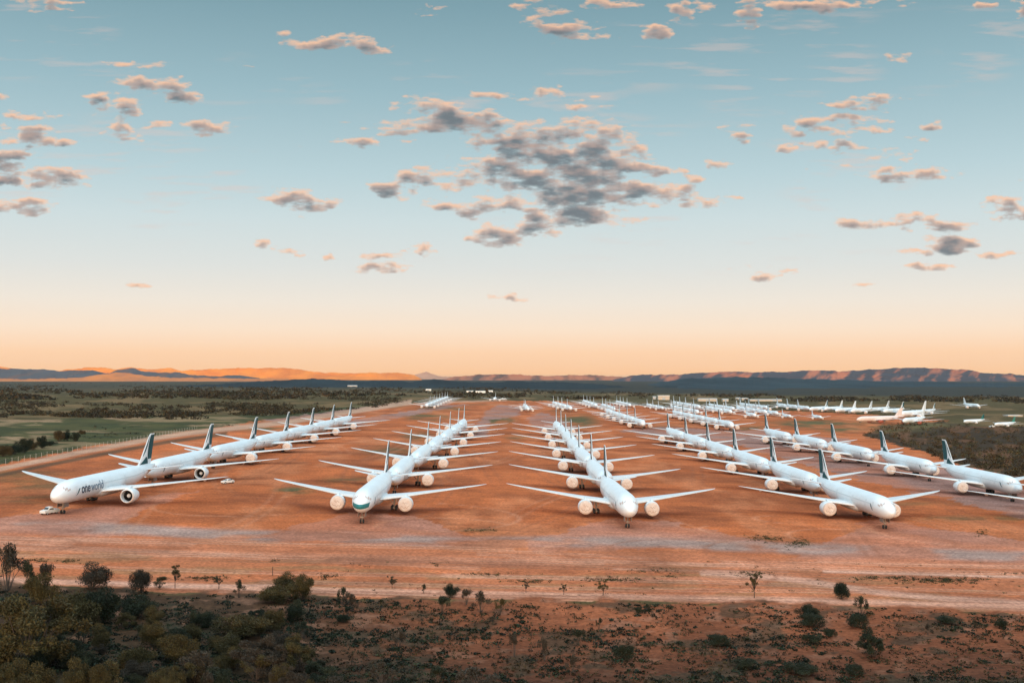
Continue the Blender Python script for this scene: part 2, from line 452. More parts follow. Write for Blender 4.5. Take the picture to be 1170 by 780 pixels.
# fifth line: engine / fin measurements give X ~ 175
for i in range(6):
    x, y = 178.5 - .6 * i + rng.uniform(-.4, .4), 317.0 + 77.0 * i
    where = 'partly outside the frame at the front of' if i == 0 else ('at the back of' if i == 5 else ORD[i] + ' from the front in')
    put_plane(proto, x, y, rng.uniform(-.006, .006), f'white airliner {where} the far right line beside scrub', 'airliners of the far right line')
# specials on the front aircraft
g = G()
def uvm(a, b):
    return (.75 + 1.9 * a, R(-152 + 124 * b))
def mask_patch(g):
    v = []; f = []; na, nb = 6, 24
    for i in range(na + 1):
        for j in range(nb + 1):
            q = j / nb; ang = R(180 + 8 - 4 * i / na + (164 + 8 * i / na) * q) if False else None
            th = math.pi + (-.10 + q * (math.pi + .20))
            # height band between z = 4.15 and 5.6 wrapped round the nose
            z = 4.15 + 1.35 * i / na
            best = None
            side = math.cos(math.pi * q)           # -1 left ... +1 right
            s = 1.15 + 3.6 * (abs(2 * q - 1) ** 1.6)
            rx, rz, zc = fus(s)
            t = (z - zc) / (rz + .03)
            t = max(-.98, min(.98, t))
            x = (rx + .045) * math.sqrt(1 - t * t) * (2 * q - 1) / max(abs(2 * q - 1), 1e-6) if abs(2 * q - 1) > 1e-6 else 0
            v.append((q, z, s))
    return v
# the band is laid on by ray-marching the nose from the front, so it hugs the skin
def skin_y(x, z):
    lo, hi = 0.0, 12.0
    for _ in range(40):
        m_ = (lo + hi) / 2; rx, rz, zc = fus(m_)
        if (x / rx) ** 2 + ((z - zc) / rz) ** 2 > 1: lo = m_
        else: hi = m_
    return hi
v = []; f = []; na, nb = 8, 28
for i in range(na + 1):
    for j in range(nb + 1):
        q = -1 + 2 * j / nb
        z = 4.35 + 1.25 * i / na + .35 * q * q
        x = q * (2.05 + .25 * i / na)
        v.append((x * 1.012, NOSE + skin_y(x, z) - .045, z))
for i in range(na):
    for j in range(nb):
        k = i * (nb + 1) + j; f.append((k, k + 1, k + nb + 2, k + nb + 1))
fz2 = [c for c in CH[planes[1, 0].name] if c.name.startswith('fuselage')][0]
tag(mesh_obj('nose_band', v, f, M['mask'], fz2), 'teal green band wrapped round the nose')
planes[1, 0]['label'] = 'white airliner with a teal green nose band, front of the left centre line'
planes[0, 0]['label'] = 'white airliner lettered oneworld with open engines, front of the far left line'

def title(text, s0, size, m, parent, zc0, bold=.045):
    cu = bpy.data.curves.new('t', 'FONT'); cu.body = text; cu.size = size; cu.resolution_u = 3; cu.offset = bold
    to = bpy.data.objects.new('t', cu); col.objects.link(to)
    bpy.context.view_layer.update()
    me = bpy.data.meshes.new_from_object(to.evaluated_get(bpy.context.evaluated_depsgraph_get()))
    bpy.data.objects.remove(to)
    bm = bmesh.new(); bm.from_mesh(me); bmesh.ops.triangulate(bm, faces=bm.faces)
    w = max(q.co.x for q in bm.verts)
    for _ in range(3):
        es = [e for e in bm.edges if e.calc_length() > .35]
        if not es: break
        bmesh.ops.subdivide_edges(bm, edges=es, cuts=1); bmesh.ops.triangulate(bm, faces=bm.faces)
    for q in bm.verts:
        s, z = s0 + q.co.x, zc0 + q.co.y
        rx, rz, zc = fus(s); t = (z - zc) / rz
        an = math.asin(max(-.99, min(.99, t)))
        q.co = Vector(fpt(s, an, .05))
    me2 = bpy.data.meshes.new('title_lettering'); bm.to_mesh(me2); bm.free(); me2.materials.append(m)
    o = bpy.data.objects.new('title_lettering', me2); col.objects.link(o); setp(o, parent)
    return w
fz1 = [c for c in CH[planes[0, 0].name] if c.name.startswith('fuselage')][0]
w = title('one', 10.4, 3.7, M['title'], fz1, 5.2, .07)
title('world', 10.4 + w + .4, 3.5, M['title2'], fz1, 5.2, .03)

# far lines: nose pixel (centre of nose, 5 m up), count, spacing, drift, scale, yaw
def far_line(u, v, n, sp, dr, k, yaw, where, mats=None, src=None):
    p = at(u, v, 5.2 * k)
    for i in range(n):
        x, y = p.x + dr * i, p.y + sp * i + 5.9 * k
        if n == 1: lab = f'white airliner {where}'
        else:
            pos = 'front' if i == 0 else ('rearmost' if i == n - 1 else ORD[i] + ' from front')
            lab = f'white airliner, {pos} of {n} {where}'
        o = put_plane(src or far_proto, x, y, yaw + rng.uniform(-.015, .015), lab, f'distant airliners, {where}' if n > 1 else 'distant airliners', k)
        if mats is None and src is None and rng.random() < .65: mm = {'tail_marking': rng.choice(('white', 'pale', 'grey'))}
        else: mm = mats
        if mm:
            for c in CH[o.name]:
                b = c.name.split('.')[0]
                if b in mm: c.material_slots[0].link = 'OBJECT'; c.material_slots[0].material = M[mm[b]]
                for d in CH.get(c.name, []):
                    b2 = d.name.split('.')[0]
                    if b2 in mm: d.material_slots[0].link = 'OBJECT'; d.material_slots[0].material = M[mm[b2]]
# second block directly behind the main lines
far_line(735, 484.5, 5, 63, -.6, .88, .0, 'behind the right centre line', src=proto)
far_line(837, 486.5, 5, 63, -.5, .88, .0, 'behind the right hand line', src=proto)
far_line(487.5, 463.5, 7, 68, -.6, .77, .0, 'behind the left centre line')
far_line(565, 456, 1, 60, 0, .77, .0, 'alone in the far distance between the two centre lines')
far_line(603.5, 467.6, 3, 60, -.4, .66, .05, 'right of the red avenue')
far_line(652, 466.8, 4, 66, -3, .82, .04, 'far behind the right centre line')
far_line(681, 463.5, 4, 66, .0, .8, .0, 'in the thin line beyond the apron')
far_line(701.5, 467.6, 3, 60, .0, .8, .0, 'just above the block behind the centre')
far_line(720, 463.2, 4, 50, .0, .75, .0, 'with upright cream fins')
far_line(757.5, 466.5, 3, 60, .0, .68, .0, 'below the boxy pale building')
far_line(799.5, 465.3, 4, 62, .0, .85, .0, 'in the upper row below the cream shed')
far_line(797.5, 470.8, 4, 56, .0, .75, .0, 'in the lower row below the cream shed')
far_line(838.5, 467.3, 3, 62, .0, .8, .0, 'in the upper row, middle cluster')
far_line(835.7, 470.8, 3, 58, .0, .75, .0, 'in the lower row, middle cluster')
far_line(877.4, 466.2, 3, 62, .0, .86, .0, 'in the upper row below the longest shed')
far_line(875.7, 471, 3, 60, .0, .8, .0, 'in the lower row below the longest shed')
far_line(863, 474.8, 1, 60, .0, .7, .0, 'nearest below the cluster by the far right shed')
far_line(888.6, 472.5, 1, 60, .0, .72, .0, 'standing alone right of the far right cluster')
far_line(924.4, 466.8, 3, 62, .0, .84, .0, 'on the grassy apron edge')
far_line(903.5, 475.8, 1, 60, .0, .55, .0, 'small and low, just left of the green strip')
far_line(938.5, 477.0, 1, 60, .0, .55, .0, 'small with an orange nose, standing on bare red ground')
for i, (u, v, k, yw, txt) in enumerate([(928, 467.5, .82, -40, 'leftmost of the row turned left on the grass edge'),
        (945, 467.5, .82, -40, 'second from left of the row turned left'), (958, 469, .85, -42, 'third from left of the row turned left'),
        (976, 469.5, .85, -42, 'fourth from left of the row turned left'), (995.5, 468.5, .85, -45, 'fifth from left of the row turned left'),
        (1013, 470, .85, -44, 'sixth from left of the row turned left'), (1033, 473.5, 1.05, -42, 'largest at the right end of the row turned left'),
        (1054, 470.5, .75, -40, 'half hidden behind the largest of the row turned left')]):
    far_line(u, v, 1, 60, 0, k, R(yw), txt)
far_line(985, 479.2, 1, 60, 0, .82, R(-68), 'pink tinged with red engines, broadside before the row turned left', {'fuselage': 'pinkw', 'fin': 'pinkw', 'engine': 'red', 'inlet_cover': 'red', 'tail_marking': 'pinkw', 'tailplane': 'red', 'wing': 'pinkw'})
far_line(1036, 481, 1, 60, 0, .8, R(-40), 'with red engines half hidden by scrub', {'engine': 'red', 'inlet_cover': 'red', 'tail_marking': 'white'})
far_line(1104.5, 481.5, 1, 60, 0, .5, R(-56), 'small with a teal tail, nose left beyond the scrub', {'tail_marking': 'teal', 'fin': 'green'})
far_line(1140, 485, 1, 60, 0, .5, R(-54), 'small with a green tail near the right edge', {'tail_marking': 'green', 'fin': 'green'})
far_line(1119, 464, 1, 60, 0, .88, R(-3), 'far off with a tall white fin below the dark ridge', {'tail_marking': 'white'})
def drop(o):
    kill(o)
for p_ in (proto, far_proto, open_proto): drop(p_)

# ------------------------------------------------------------------ cars
def ring(y, w, z0, z1, k=.92):
    return [(-w, y, z0), (w, y, z0), (w, y, z0 + (z1 - z0) * .6), (w * k, y, z1), (-w * k, y, z1), (-w, y, z0 + (z1 - z0) * .6)]
def car(kind):
    root = empty(kind)
    g = G()
    if kind == 'pickup_truck':
        g.loft([ring(y, w, .42, z) for y, w, z in ((-2.55, .78, .85), (-2.45, .88, 1.0), (-1.4, .92, 1.12), (-1.1, .93, 1.15), (.75, .93, 1.15), (.8, .93, 1.12), (2.5, .92, 1.12), (2.6, .88, 1.05))])
        body = g.obj('body', M['carwhite'], root)
        g = G(); g.loft([ring(y, w, 1.1, z, .8) for y, w, z in ((-1.35, .84, 1.15), (-.75, .82, 1.72), (.4, .82, 1.76), (.75, .84, 1.2))]); cb = g.obj('cab', M['carwhite'], root)
        g = G(); g.box(-.8, .8, 1.0, 2.45, 1.125, 1.14); g.obj('load_bed', M['grey'], root)
        ya, yb = -1.0, .55
    else:
        g.loft([ring(y, w, .38, z) for y, w, z in ((-2.2, .75, .75), (-2.1, .86, .88), (-1.0, .9, 1.02), (1.6, .9, 1.05), (2.15, .86, .95), (2.25, .78, .8))])
        body = g.obj('body', M['carwhite'], root)
        g = G(); g.loft([ring(y, w, 1.0, z, .8) for y, w, z in ((-1.1, .82, 1.04), (-.4, .8, 1.48), (1.1, .8, 1.5), (1.85, .82, 1.08))]); cb = g.obj('cab', M['carwhite'], root)
        ya, yb = -.7, 1.3
    for sx in (-1, 1):
        g = G(); g.add([(sx * .875, ya, 1.16), (sx * .875, yb, 1.16), (sx * .80, yb - .15, 1.5), (sx * .80, ya + .45, 1.5)], [(0, 1, 2, 3)])
        g.obj('side_window', M['glass'], cb, False)
    g = G(); zt = 1.66 if kind == 'pickup_truck' else 1.44; y0 = -1.32 if kind == 'pickup_truck' else -1.06
    g.add([(-.72, y0 - .03, 1.2), (.72, y0 - .03, 1.2), (.62, y0 + .5, zt), (-.62, y0 + .5, zt)], [(0, 1, 2, 3)]); g.obj('windscreen', M['glass'], cb, False)
    for x in (-.8, .8):
        for y in (-1.55, 1.55):
            g = G(); g.tube((x - .11, y, .36), (x + .11, y, .36), .36, n=14); wh = g.obj('wheel', M['dark'], root)
            s_ = 1 if x > 0 else -1
            g = G(); g.tube((x + s_ * .1, y, .36), (x + s_ * .12, y, .36), .2, n=10); g.obj('rim', M['fence'], wh)
    for x in (-.62, .62):
        g = G(); g.box(x - .16, x + .16, -2.6 if kind == 'pickup_truck' else -2.26, -2.4 if kind == 'pickup_truck' else -2.1, .68, .84); g.obj('headlight', M['bright'], root)
    return root
c = car('pickup_truck'); p = at(56.5, 587); c.location = p; c.rotation_euler = (0, slope(p.x, p.y), R(-22)); c.scale = (1.05,1.05,1.15)
tag(c, 'white pickup truck parked in front of the nose wheel of the lettered airliner', 'pickup truck')
c = car('parked_car'); p = at(260, 552); c.location = p; c.rotation_euler = (0, slope(p.x, p.y), R(-38)); c.scale = (1.05,) * 3
tag(c, 'white car parked beside a wing tip between the left lines', 'car')
c = car('parked_van'); p = at(1133.5, 488.3); c.location = p; c.rotation_euler = (0, slope(p.x, p.y), R(-70)); c.scale = (1.3, 1.3, 1.5)
tag(c, 'tiny white vehicle in front of the small green tailed airliner', 'van')
c = car('parked_van'); p = at(575, 456.5); c.location = p; c.rotation_euler = (0, slope(p.x, p.y), R(-80)); c.scale = (2.4, 2.4, 2.2)
tag(c, 'white service vehicle right of the lone airliner facing the camera', 'van')

# ------------------------------------------------------------------ sheds
def shed(u0, u1, v, h, lab, wallm='shed', roofm='shed2', gable=True):
    a, b = at(u0, v), at(u1, v)
    w = (b.x - a.x); x = (a.x + b.x) / 2; y = a.y; z = float(terrain(x, y)) - .5; d = max(14, w * .35)
    root = empty('shed', (x, y, z)); tag(root, lab, 'building', 'sheds beyond the parked aircraft')
    g = G(); g.box(-w / 2, w / 2, 0, d, 0, h * .78 + .5); g.obj('wall', M[wallm], root, False)
    g = G(); e = .6; zt = h * .78 + .52
    if gable:
        g.add([(-w / 2 - e, -e, zt), (w / 2 + e, -e, zt), (w / 2 + e, d / 2, h + .5), (-w / 2 - e, d / 2, h + .5), (-w / 2 - e, d + e, zt), (w / 2 + e, d + e, zt)],
              [(0, 1, 2, 3), (3, 2, 5, 4), (0, 3, 4), (1, 5, 2)])
    else: g.box(-w / 2 - e, w / 2 + e, -e, d + e, zt, h + .5)
    g.obj('roof', M[roofm], root, False)
    n = max(1, int(w / 22))
    for i in range(n):
        cx = -w / 2 + (i + .5) * w / n; g = G(); g.box(cx - min(3, w / n * .3), cx + min(3, w / n * .3), -.12, -.01, 0, h * .55 + .5); g.obj('door', M['grey'], root, False)
shed(752, 764, 456.6, 9, 'boxy pale building left of the long shed, at the foot of the dark ridge', gable=False)
shed(746.5, 749.5, 456, 6, 'tiny pale hut left of the boxy pale building')
shed(798, 818, 458.2, 5.5, 'cream low shed at the foot of the ridge, between two aircraft clusters')
shed(826, 832, 458.5, 5, 'small pinkish hut right of the cream low shed')
shed(841.5, 846, 456.8, 5, 'small white hut left of the longest shed')
shed(848, 854, 457.2, 5, 'pale hut touching the left end of the longest shed')
shed(857, 892, 458.2, 4, 'longest low pale shed on the far right of the apron')
shed(486.5, 493, 446.2, 4.5, 'tiny white shed on the far plain, left of the others', 'carwhite')
shed(533, 541, 448.2, 4.5, 'left of the row of tiny white sheds on the far plain', 'carwhite')
shed(543.5, 555, 448.4, 4.5, 'middle and longest of the row of tiny white sheds on the far plain', 'carwhite')
shed(558, 563, 448, 5, 'right of the row of tiny white sheds on the far plain', 'carwhite')
shed(397, 408, 442.3, 7, 'faint pale shed on the far plain before the orange hills')
shed(1152, 1168, 475.6, 1.6, 'very low pale shed on the grass near the right edge', gable=False)

# ------------------------------------------------------------------ fence on the left
fr = empty('fence', at(60, 519))
tag(fr, 'pale wire fence of slim posts along the track beside the left grass', 'fence')
a, b = at(-60, 542), at(225, 490)
n = 58; tops = []
for i in range(n):
    t = i / (n - 1); p = a.lerp(b, t); p.z = float(terrain(p.x, p.y)) - .1
    l = p - fr.location
    g = G(); g.tube(l, l + Vector((0, 0, 2.3)), .075, .065, 6); g.obj('post', M['fence'], fr)
    tops.append(l)
g = G()
for p, q in zip(tops, tops[1:]):
    for h in (.4, .9, 1.4, 1.9, 2.2): g.tube(p + Vector((0, 0, h)), q + Vector((0, 0, h)), .014, n=3, cap=False)
g.obj('wire', M['fence'], fr)
g = G(); g.tube((0, 0, 0), (0, 0, 1.7), .07, .06, 6)
mp = g.obj('marker_post', M['dark']); mp.location = at(311.5, 657); tag(mp, 'short dark post standing alone on bare dirt above the left scrub', 'post')

# ------------------------------------------------------------------ vegetation
def leaves(cents, n, size, flat=1.0, seed=0, shell=.55):
    """many small leaf sprays spread through clumps: arrays of verts, faces, tints"""
    r = np.random.RandomState(seed); V = []; T = []
    w = np.array([c[3] * c[4] for c in cents]); w = w / w.sum()
    idx = r.choice(len(cents), n, p=w)
    C = np.array([c[:3] for c in cents])[idx]; RR = np.array([[c[3], c[3], c[4]] for c in cents])[idx]
    d = r.normal(size=(n, 3)); d /= np.linalg.norm(d, axis=1)[:, None]
    rad = (shell + (1 - shell) * r.rand(n)) * (r.rand(n) ** .25)
    P = C + d * RR * rad[:, None]
    a = r.normal(size=(n, 3)); a += d * .4; a /= np.linalg.norm(a, axis=1)[:, None]
    b = np.cross(a, r.normal(size=(n, 3))); b /= np.linalg.norm(b, axis=1)[:, None]
    s = size * (.5 + r.rand(n))[:, None]
    V = np.stack([P - a * s, P + b * s * .45, P + a * s, P - b * s * .45], 1).reshape(-1, 3)
    Fc = np.arange(n * 4).reshape(n, 4)
    ct = (.8 + .4 * r.rand(len(cents)))[idx]
    t = ct * (.75 + .5 * r.rand(n))
    T = np.repeat(np.stack([t * (1 + .15 * r.rand(n)), t, t * (.8 + .2 * r.rand(n))], 1), 4, axis=0)
    return V, Fc, T
def np_mesh(name, V, Fc, material, tint=None):
    me = bpy.data.meshes.new(name); n = len(Fc); k = Fc.shape[1]
    me.vertices.add(len(V)); me.vertices.foreach_set('co', V.astype(np.float32).ravel())
    me.loops.add(n * k); me.loops.foreach_set('vertex_index', Fc.astype(np.int32).ravel())
    me.polygons.add(n); me.polygons.foreach_set('loop_start', np.arange(0, n * k, k, dtype=np.int32)); 
    me.update(calc_edges=True)
    if tint is not None:
        a = me.color_attributes.new('tint', 'FLOAT_COLOR', 'POINT'); arr = np.ones((len(V), 4), np.float32); arr[:, :3] = tint
        a.data.foreach_set('color', arr.ravel())
    me.materials.append(material); return me
def make_shrub(kind, seed):
    """unit plants about 2 m wide (crown radius 1); returns (foliage mesh, wood mesh)"""
    r = random.Random(seed); g = G(); cents = []
    if kind == 'bush':
        for i in range(15):
            t = r.uniform(0, 6.28); q = r.uniform(.1, .78); h = r.uniform(.28, 1.0) * (1.15 - .5 * q)
            cents.append((q * math.cos(t), q * math.sin(t), h, r.uniform(.28, .46), r.uniform(.22, .36)))
        cents.append((0, 0, .42, .75, .42))
        n, size = 10000, .032
    elif kind == 'twig':
        for i in range(12):
            t = r.uniform(0, 6.28); q = r.uniform(.05, .7); h = r.uniform(.55, 1.3) * (1.1 - .3 * q)
            cents.append((q * math.cos(t), q * math.sin(t), h, r.uniform(.16, .3), r.uniform(.2, .34)))
        n, size = 2200, .038
    elif kind == 'tree':
        for i in range(18):
            t = r.uniform(0, 6.28); q = r.uniform(.05, .8); h = r.uniform(.95, 1.9) * (1.05 - .15 * q)
            cents.append((q * math.cos(t), q * math.sin(t), h, r.uniform(.16, .30), r.uniform(.10, .2)))
        n, size = 2600, .036
    else:                                       # big dome
        for i in range(26):
            t = r.uniform(0, 6.28); q = math.sqrt(r.uniform(.02, .8)); h = r.uniform(.45, 1.35) * math.sqrt(max(.1, 1.1 - q * q))
            cents.append((q * math.cos(t), q * math.sin(t), h, r.uniform(.16, .30), r.uniform(.13, .26)))
        n, size = 15000, .026
    # limbs from the foot out to each clump
    base_h = .35 if kind == 'tree' else .08
    if kind == 'tree': g.tube((0, 0, -.1), (.03, .02, .62), .055, .04, 6)
    for c in cents:
        p0 = Vector((.03, .02, .55)) if kind == 'tree' else Vector((c[0] * .12, c[1] * .12, -.05))
        p2 = Vector(c[:3]); mid = p0.lerp(p2, .5) + Vector((r.uniform(-.08, .08), r.uniform(-.08, .08), r.uniform(-.05, .12)))
        w = .022 if kind == 'tree' else .016
        g.tube(p0, mid, w, w * .65, 5, False); g.tube(mid, p2, w * .65, w * .25, 5, False)
        for k in range(5 if kind == 'twig' else 3):
            e = p2 + Vector((r.uniform(-1, 1) * c[3], r.uniform(-1, 1) * c[3], r.uniform(-.2, 1.1) * c[4]))
            g.tube(mid.lerp(p2, .6), e, w * .35, w * .12, 4, False)
    V, Fc, T = leaves(cents, n, size, seed=seed)
    return V, Fc, T, g
SHR = {}
for kind, seeds in (('bush', (1, 2, 3, 4)), ('twig', (5, 6, 7)), ('tree', (8, 9, 10)), ('dome', (11, 12, 13))):
    for s in seeds:
        V, Fc, T, g = make_shrub(kind, s)
        SHR.setdefault(kind, []).append((V, Fc, T, g))
MESHC = {}
def plant(u, v, wpx, hpx, kind, fm, seed, label, group, name='shrub', cat='shrub', wood='bark', dist=None):
    """foot at photo pixel (u, v); crown wpx wide and hpx high there"""
    p = at(u, v) ; sc = p.y / F
    key = (kind, seed % len(SHR[kind]), fm, wood)
    if key not in MESHC:
        V, Fc, T, g = SHR[kind][key[1]]
        fo = np_mesh('foliage', V, Fc, M[fm], T)
        wo = bpy.data.meshes.new('branches'); wo.from_pydata(g.v, [], g.f); wo.materials.append(M[wood])
        wo.polygons.foreach_set('use_smooth', [True] * len(wo.polygons))
        MESHC[key] = (fo, wo)
    top = {'bush': 1.3, 'twig': 1.55, 'tree': 2.0, 'dome': 1.5}[kind]
    r = wpx * sc / 2; h = hpx * sc / top
    root = empty(name, p, rng.uniform(0, 6.28)); root.scale = (r, r * rng.uniform(.85, 1.1), h)
    tag(root, label, cat, group)
    for nm, me in (('foliage', MESHC[key][0]), ('branches', MESHC[key][1])):
        o = bpy.data.objects.new(nm, me); col.objects.link(o); setp(o, root)
    return root

# (u foot, v foot, width px, height px, kind, foliage)
fore = [
 (8, 674, 62, 52, 'twig', 'greyfol'), (34, 674, 30, 34, 'twig', 'dgreen'), (52, 676, 30, 34, 'twig', 'greyfol'), (46, 690, 40, 38, 'bush', 'olive'), (104, 672, 52, 30, 'bush', 'greyfol'),
 (161, 676, 27, 28, 'bush', 'greyfol'), (200, 671, 16, 26, 'tree', 'olive'), (182, 671, 34, 12, 'twig', 'olive'), (250, 672, 16, 15, 'tree', 'dgreen'),
 (273, 682, 20, 20, 'twig', 'dgreen'), (316, 687, 44, 26, 'bush', 'olive'), (347, 684, 28, 30, 'bush', 'olive'), (331, 676, 36, 24, 'bush', 'olive'), (392, 691, 24, 20, 'twig', 'dgreen'),
 (78, 718, 66, 50, 'bush', 'olive'), (118, 712, 50, 44, 'bush', 'dgreen'), (36, 760, 110, 82, 'dome', 'olive'), (100, 700, 36, 26, 'bush', 'greyfol'),
 (152, 705, 52, 30, 'bush', 'dgreen'), (176, 738, 34, 30, 'bush', 'olive'), (113, 742, 32, 30, 'bush', 'olive'), (202, 756, 40, 34, 'bush', 'olive'),
 (157, 764, 40, 34, 'bush', 'olive'), (18, 790, 42, 40, 'bush', 'olive'), (84, 792, 40, 40, 'bush', 'olive'), (114, 794, 28, 38, 'bush', 'olive'), (196, 794, 28, 34, 'bush', 'olive'),
 (230, 780, 60, 36, 'twig', 'greyfol'), (268, 764, 36, 26, 'bush', 'olive'), (300, 770, 66, 44, 'dome', 'greyfol'), (342, 766, 50, 40, 'dome', 'olive'), (322, 790, 30, 34, 'bush', 'olive'),
 (340, 708, 32, 24, 'bush', 'dgreen'), (278, 726, 60, 26, 'bush', 'olive'), (235, 716, 34, 24, 'bush', 'dgreen'), (240, 792, 30, 24, 'twig', 'greyfol'), (378, 792, 52, 20, 'bush', 'greyfol'), (352, 800, 20, 26, 'bush', 'olive'),
 (448, 672, 15, 14, 'tree', 'dgreen'), (484, 677, 11, 10, 'twig', 'dgreen'), (516, 682, 22, 16, 'bush', 'dgreen'), (533, 690, 22, 18, 'twig', 'greyfol'), (549, 699, 30, 24, 'twig', 'greyfol'), (571, 701, 20, 18, 'twig', 'olive'),
 (505, 700, 34, 20, 'twig', 'dgreen'), (601, 677, 11, 13, 'tree', 'greyfol'), (644, 679, 12, 12, 'tree', 'dgreen'), (689, 680, 21, 17, 'tree', 'olive'),
 (402, 698, 30, 20, 'twig', 'greyfol'), (456, 740, 20, 20, 'twig', 'greyfol'), (588, 750, 22, 27, 'twig', 'greyfol'), (622, 755, 20, 26, 'twig', 'greyfol'), (545, 788, 60, 24, 'twig', 'greyfol'), (500, 780, 30, 20, 'twig', 'dgreen'), (655, 770, 22, 22, 'twig', 'greyfol'),
 (684, 718, 13, 13, 'twig', 'dgreen'), (660, 736, 30, 18, 'twig', 'dgreen'), (712, 753, 26, 18, 'bush', 'dgreen'), (740, 698, 12, 9, 'twig', 'dgreen'), (730, 700, 12, 8, 'bush', 'dgreen'),
 (862, 683, 21, 29, 'tree', 'olive'), (961, 684, 26, 20, 'bush', 'dgreen'), (922, 706, 26, 20, 'bush', 'dgreen'), (926, 715, 34, 16, 'bush', 'dgreen'), (984, 702, 26, 22, 'twig', 'dgreen'), (978, 716, 28, 16, 'bush', 'dgreen'), (998, 750, 40, 31, 'dome', 'dgreen'),
 (820, 737, 28, 14, 'bush', 'dgreen'), (1142, 716, 18, 11, 'bush', 'dgreen'), (1060, 725, 16, 13, 'twig', 'greyfol'), (928, 735, 22, 14, 'bush', 'dgreen'), (948, 727, 18, 10, 'bush', 'dgreen'), (1085, 712, 30, 9, 'bush', 'dgreen'), (974, 770, 26, 12, 'bush', 'dgreen'), (916, 770, 40, 16, 'bush', 'dgreen'), (850, 762, 30, 12, 'bush', 'dgreen'),
]
rf = random.Random(77)
for q in range(110):
    uu_ = rf.uniform(-20, 440); vv_2 = rf.uniform(694, 800)
    if rf.random() > 1.1 - uu_ / 480: continue
    ww = rf.uniform(14, 40) * (vv_2 - 560) / 190
    fore.append((uu_, vv_2, ww, ww * rf.uniform(.55, .8), rf.choice(('bush', 'bush', 'bush', 'twig', 'dome')), rf.choice(('dgreen', 'dgreen', 'greyfol', 'olive'))))
names = {'bush': ('shrub', 'rounded'), 'twig': ('shrub', 'thin twiggy'), 'tree': ('small_tree', 'open crowned'), 'dome': ('shrub', 'broad domed')}
cols = {'olive': 'olive', 'dgreen': 'dark green', 'greyfol': 'grey brown'}
def bandof(v):
    return 'beside the pale track' if v < 686 else ('in the upper foreground scrub' if v < 722 else ('in the middle foreground scrub' if v < 765 else 'along the bottom edge'))
buckets = {}
PRB = [(1003, 487), (1030, 484), (1075, 482), (1110, 487), (1170, 487), (1400, 480), (1400, 610), (1180, 549), (1092, 529), (1040, 511), (985, 498)]
for i, a in enumerate(fore):
    key = (a[4], a[5], bandof(a[1])); buckets.setdefault(key, []).append((a[0], i))
labs = {}
for (k, c, bd), l in buckets.items():
    l.sort()
    for j, (_, i) in enumerate(l):
        nm = 'tree' if k == 'tree' else 'shrub'
        if len(l) == 1: labs[i] = f'the only {names[k][1]} {cols[c]} {nm} {bd}'
        elif j == 0: labs[i] = f'leftmost {names[k][1]} {cols[c]} {nm} {bd}'
        elif j == len(l) - 1: labs[i] = f'rightmost {names[k][1]} {cols[c]} {nm} {bd}'
        else: labs[i] = f'{ORD[j]} from left of the {names[k][1]} {cols[c]} {nm}s {bd}'
for i, (u, v, w, h, k, c) in enumerate(fore):
    nm = names[k][0]
    plant(u, v, w * 1.08, h * 1.05, k, c, i * 7 + 3, labs[i], 'shrubs and small trees of the foreground scrub', nm, 'tree' if k == 'tree' else 'shrub', 'deadwood' if c == 'greyfol' else 'bark')
left = [(4, 521, 20, 13), (16, 519, 18, 14), (27, 517, 20, 17), (38, 514, 16, 13), (48, 512, 15, 15), (67, 504, 15, 13), (77, 503, 13, 12), (86, 504, 12, 11), (93, 496, 9, 6), (58, 509, 14, 7)]
left.sort()
for i, (u, v, w, h) in enumerate(left):
    lab = 'leftmost' if i == 0 else ('rightmost' if i == len(left) - 1 else ORD[i] + ' from left')
    plant(u, v, w * 1.1, h * 1.1, 'bush', 'dgreen' if i % 3 else 'brownscrub', i, f'{lab} of the dark bushes on the grass behind the fence', 'dark bushes behind the fence')

# ---- scattered low cover and far scrub (uncountable): one object each
def inpoly(u, v, poly):
    c = np.zeros(u.shape, bool); n = len(poly)
    for i in range(n):
        x0, y0 = poly[i]; x1, y1 = poly[(i + 1) % n]
        if y0 == y1: continue
        m_ = ((y0 > v) != (y1 > v)) & (u < (x1 - x0) * (v - y0) / (y1 - y0) + x0)
        c ^= m_
    return c
def at_many(u, v):
    return np.array([tuple(at(a, b)) for a, b in zip(u, v)])
def scatter(name, label, cat, pts, radius, height, nleaf, size, mat_, seed):
    r = np.random.RandomState(seed); n = len(pts)
    P = np.repeat(pts, nleaf, axis=0); N = n * nleaf
    rr = np.repeat(radius, nleaf); hh = np.repeat(height, nleaf); ss = np.repeat(size, nleaf)
    d = r.normal(size=(N, 3)); d /= np.linalg.norm(d, axis=1)[:, None]; q = r.rand(N) ** .4
    off = np.stack([d[:, 0] * rr * q, d[:, 1] * rr * q, np.abs(d[:, 2]) * hh * q + .04 * hh], 1)
    C = P + off
    a = r.normal(size=(N, 3)); a[:, 2] *= .6; a /= np.linalg.norm(a, axis=1)[:, None]
    b = np.cross(a, r.normal(size=(N, 3))); b /= np.linalg.norm(b, axis=1)[:, None]
    s = (ss * (.5 + r.rand(N)))[:, None]
    V = np.stack([C - a * s, C + b * s * .6, C + a * s, C - b * s * .6], 1).reshape(-1, 3)
    t = np.repeat(.35 + 1.3 * r.rand(n) ** 1.4, nleaf) * (.6 + .8 * r.rand(N)); hue = np.repeat(r.rand(n), nleaf)
    T = np.repeat(np.stack([t * (.8 + .6 * hue), t * (1.05 - .1 * hue), t * (1.05 - .4 * hue)], 1), 4, axis=0)
    me = np_mesh(name, V, np.arange(N * 4).reshape(N, 4), M[mat_], T)
    o = bpy.data.objects.new(name, me); col.objects.link(o); return tag(o, label, cat, None, 'stuff')
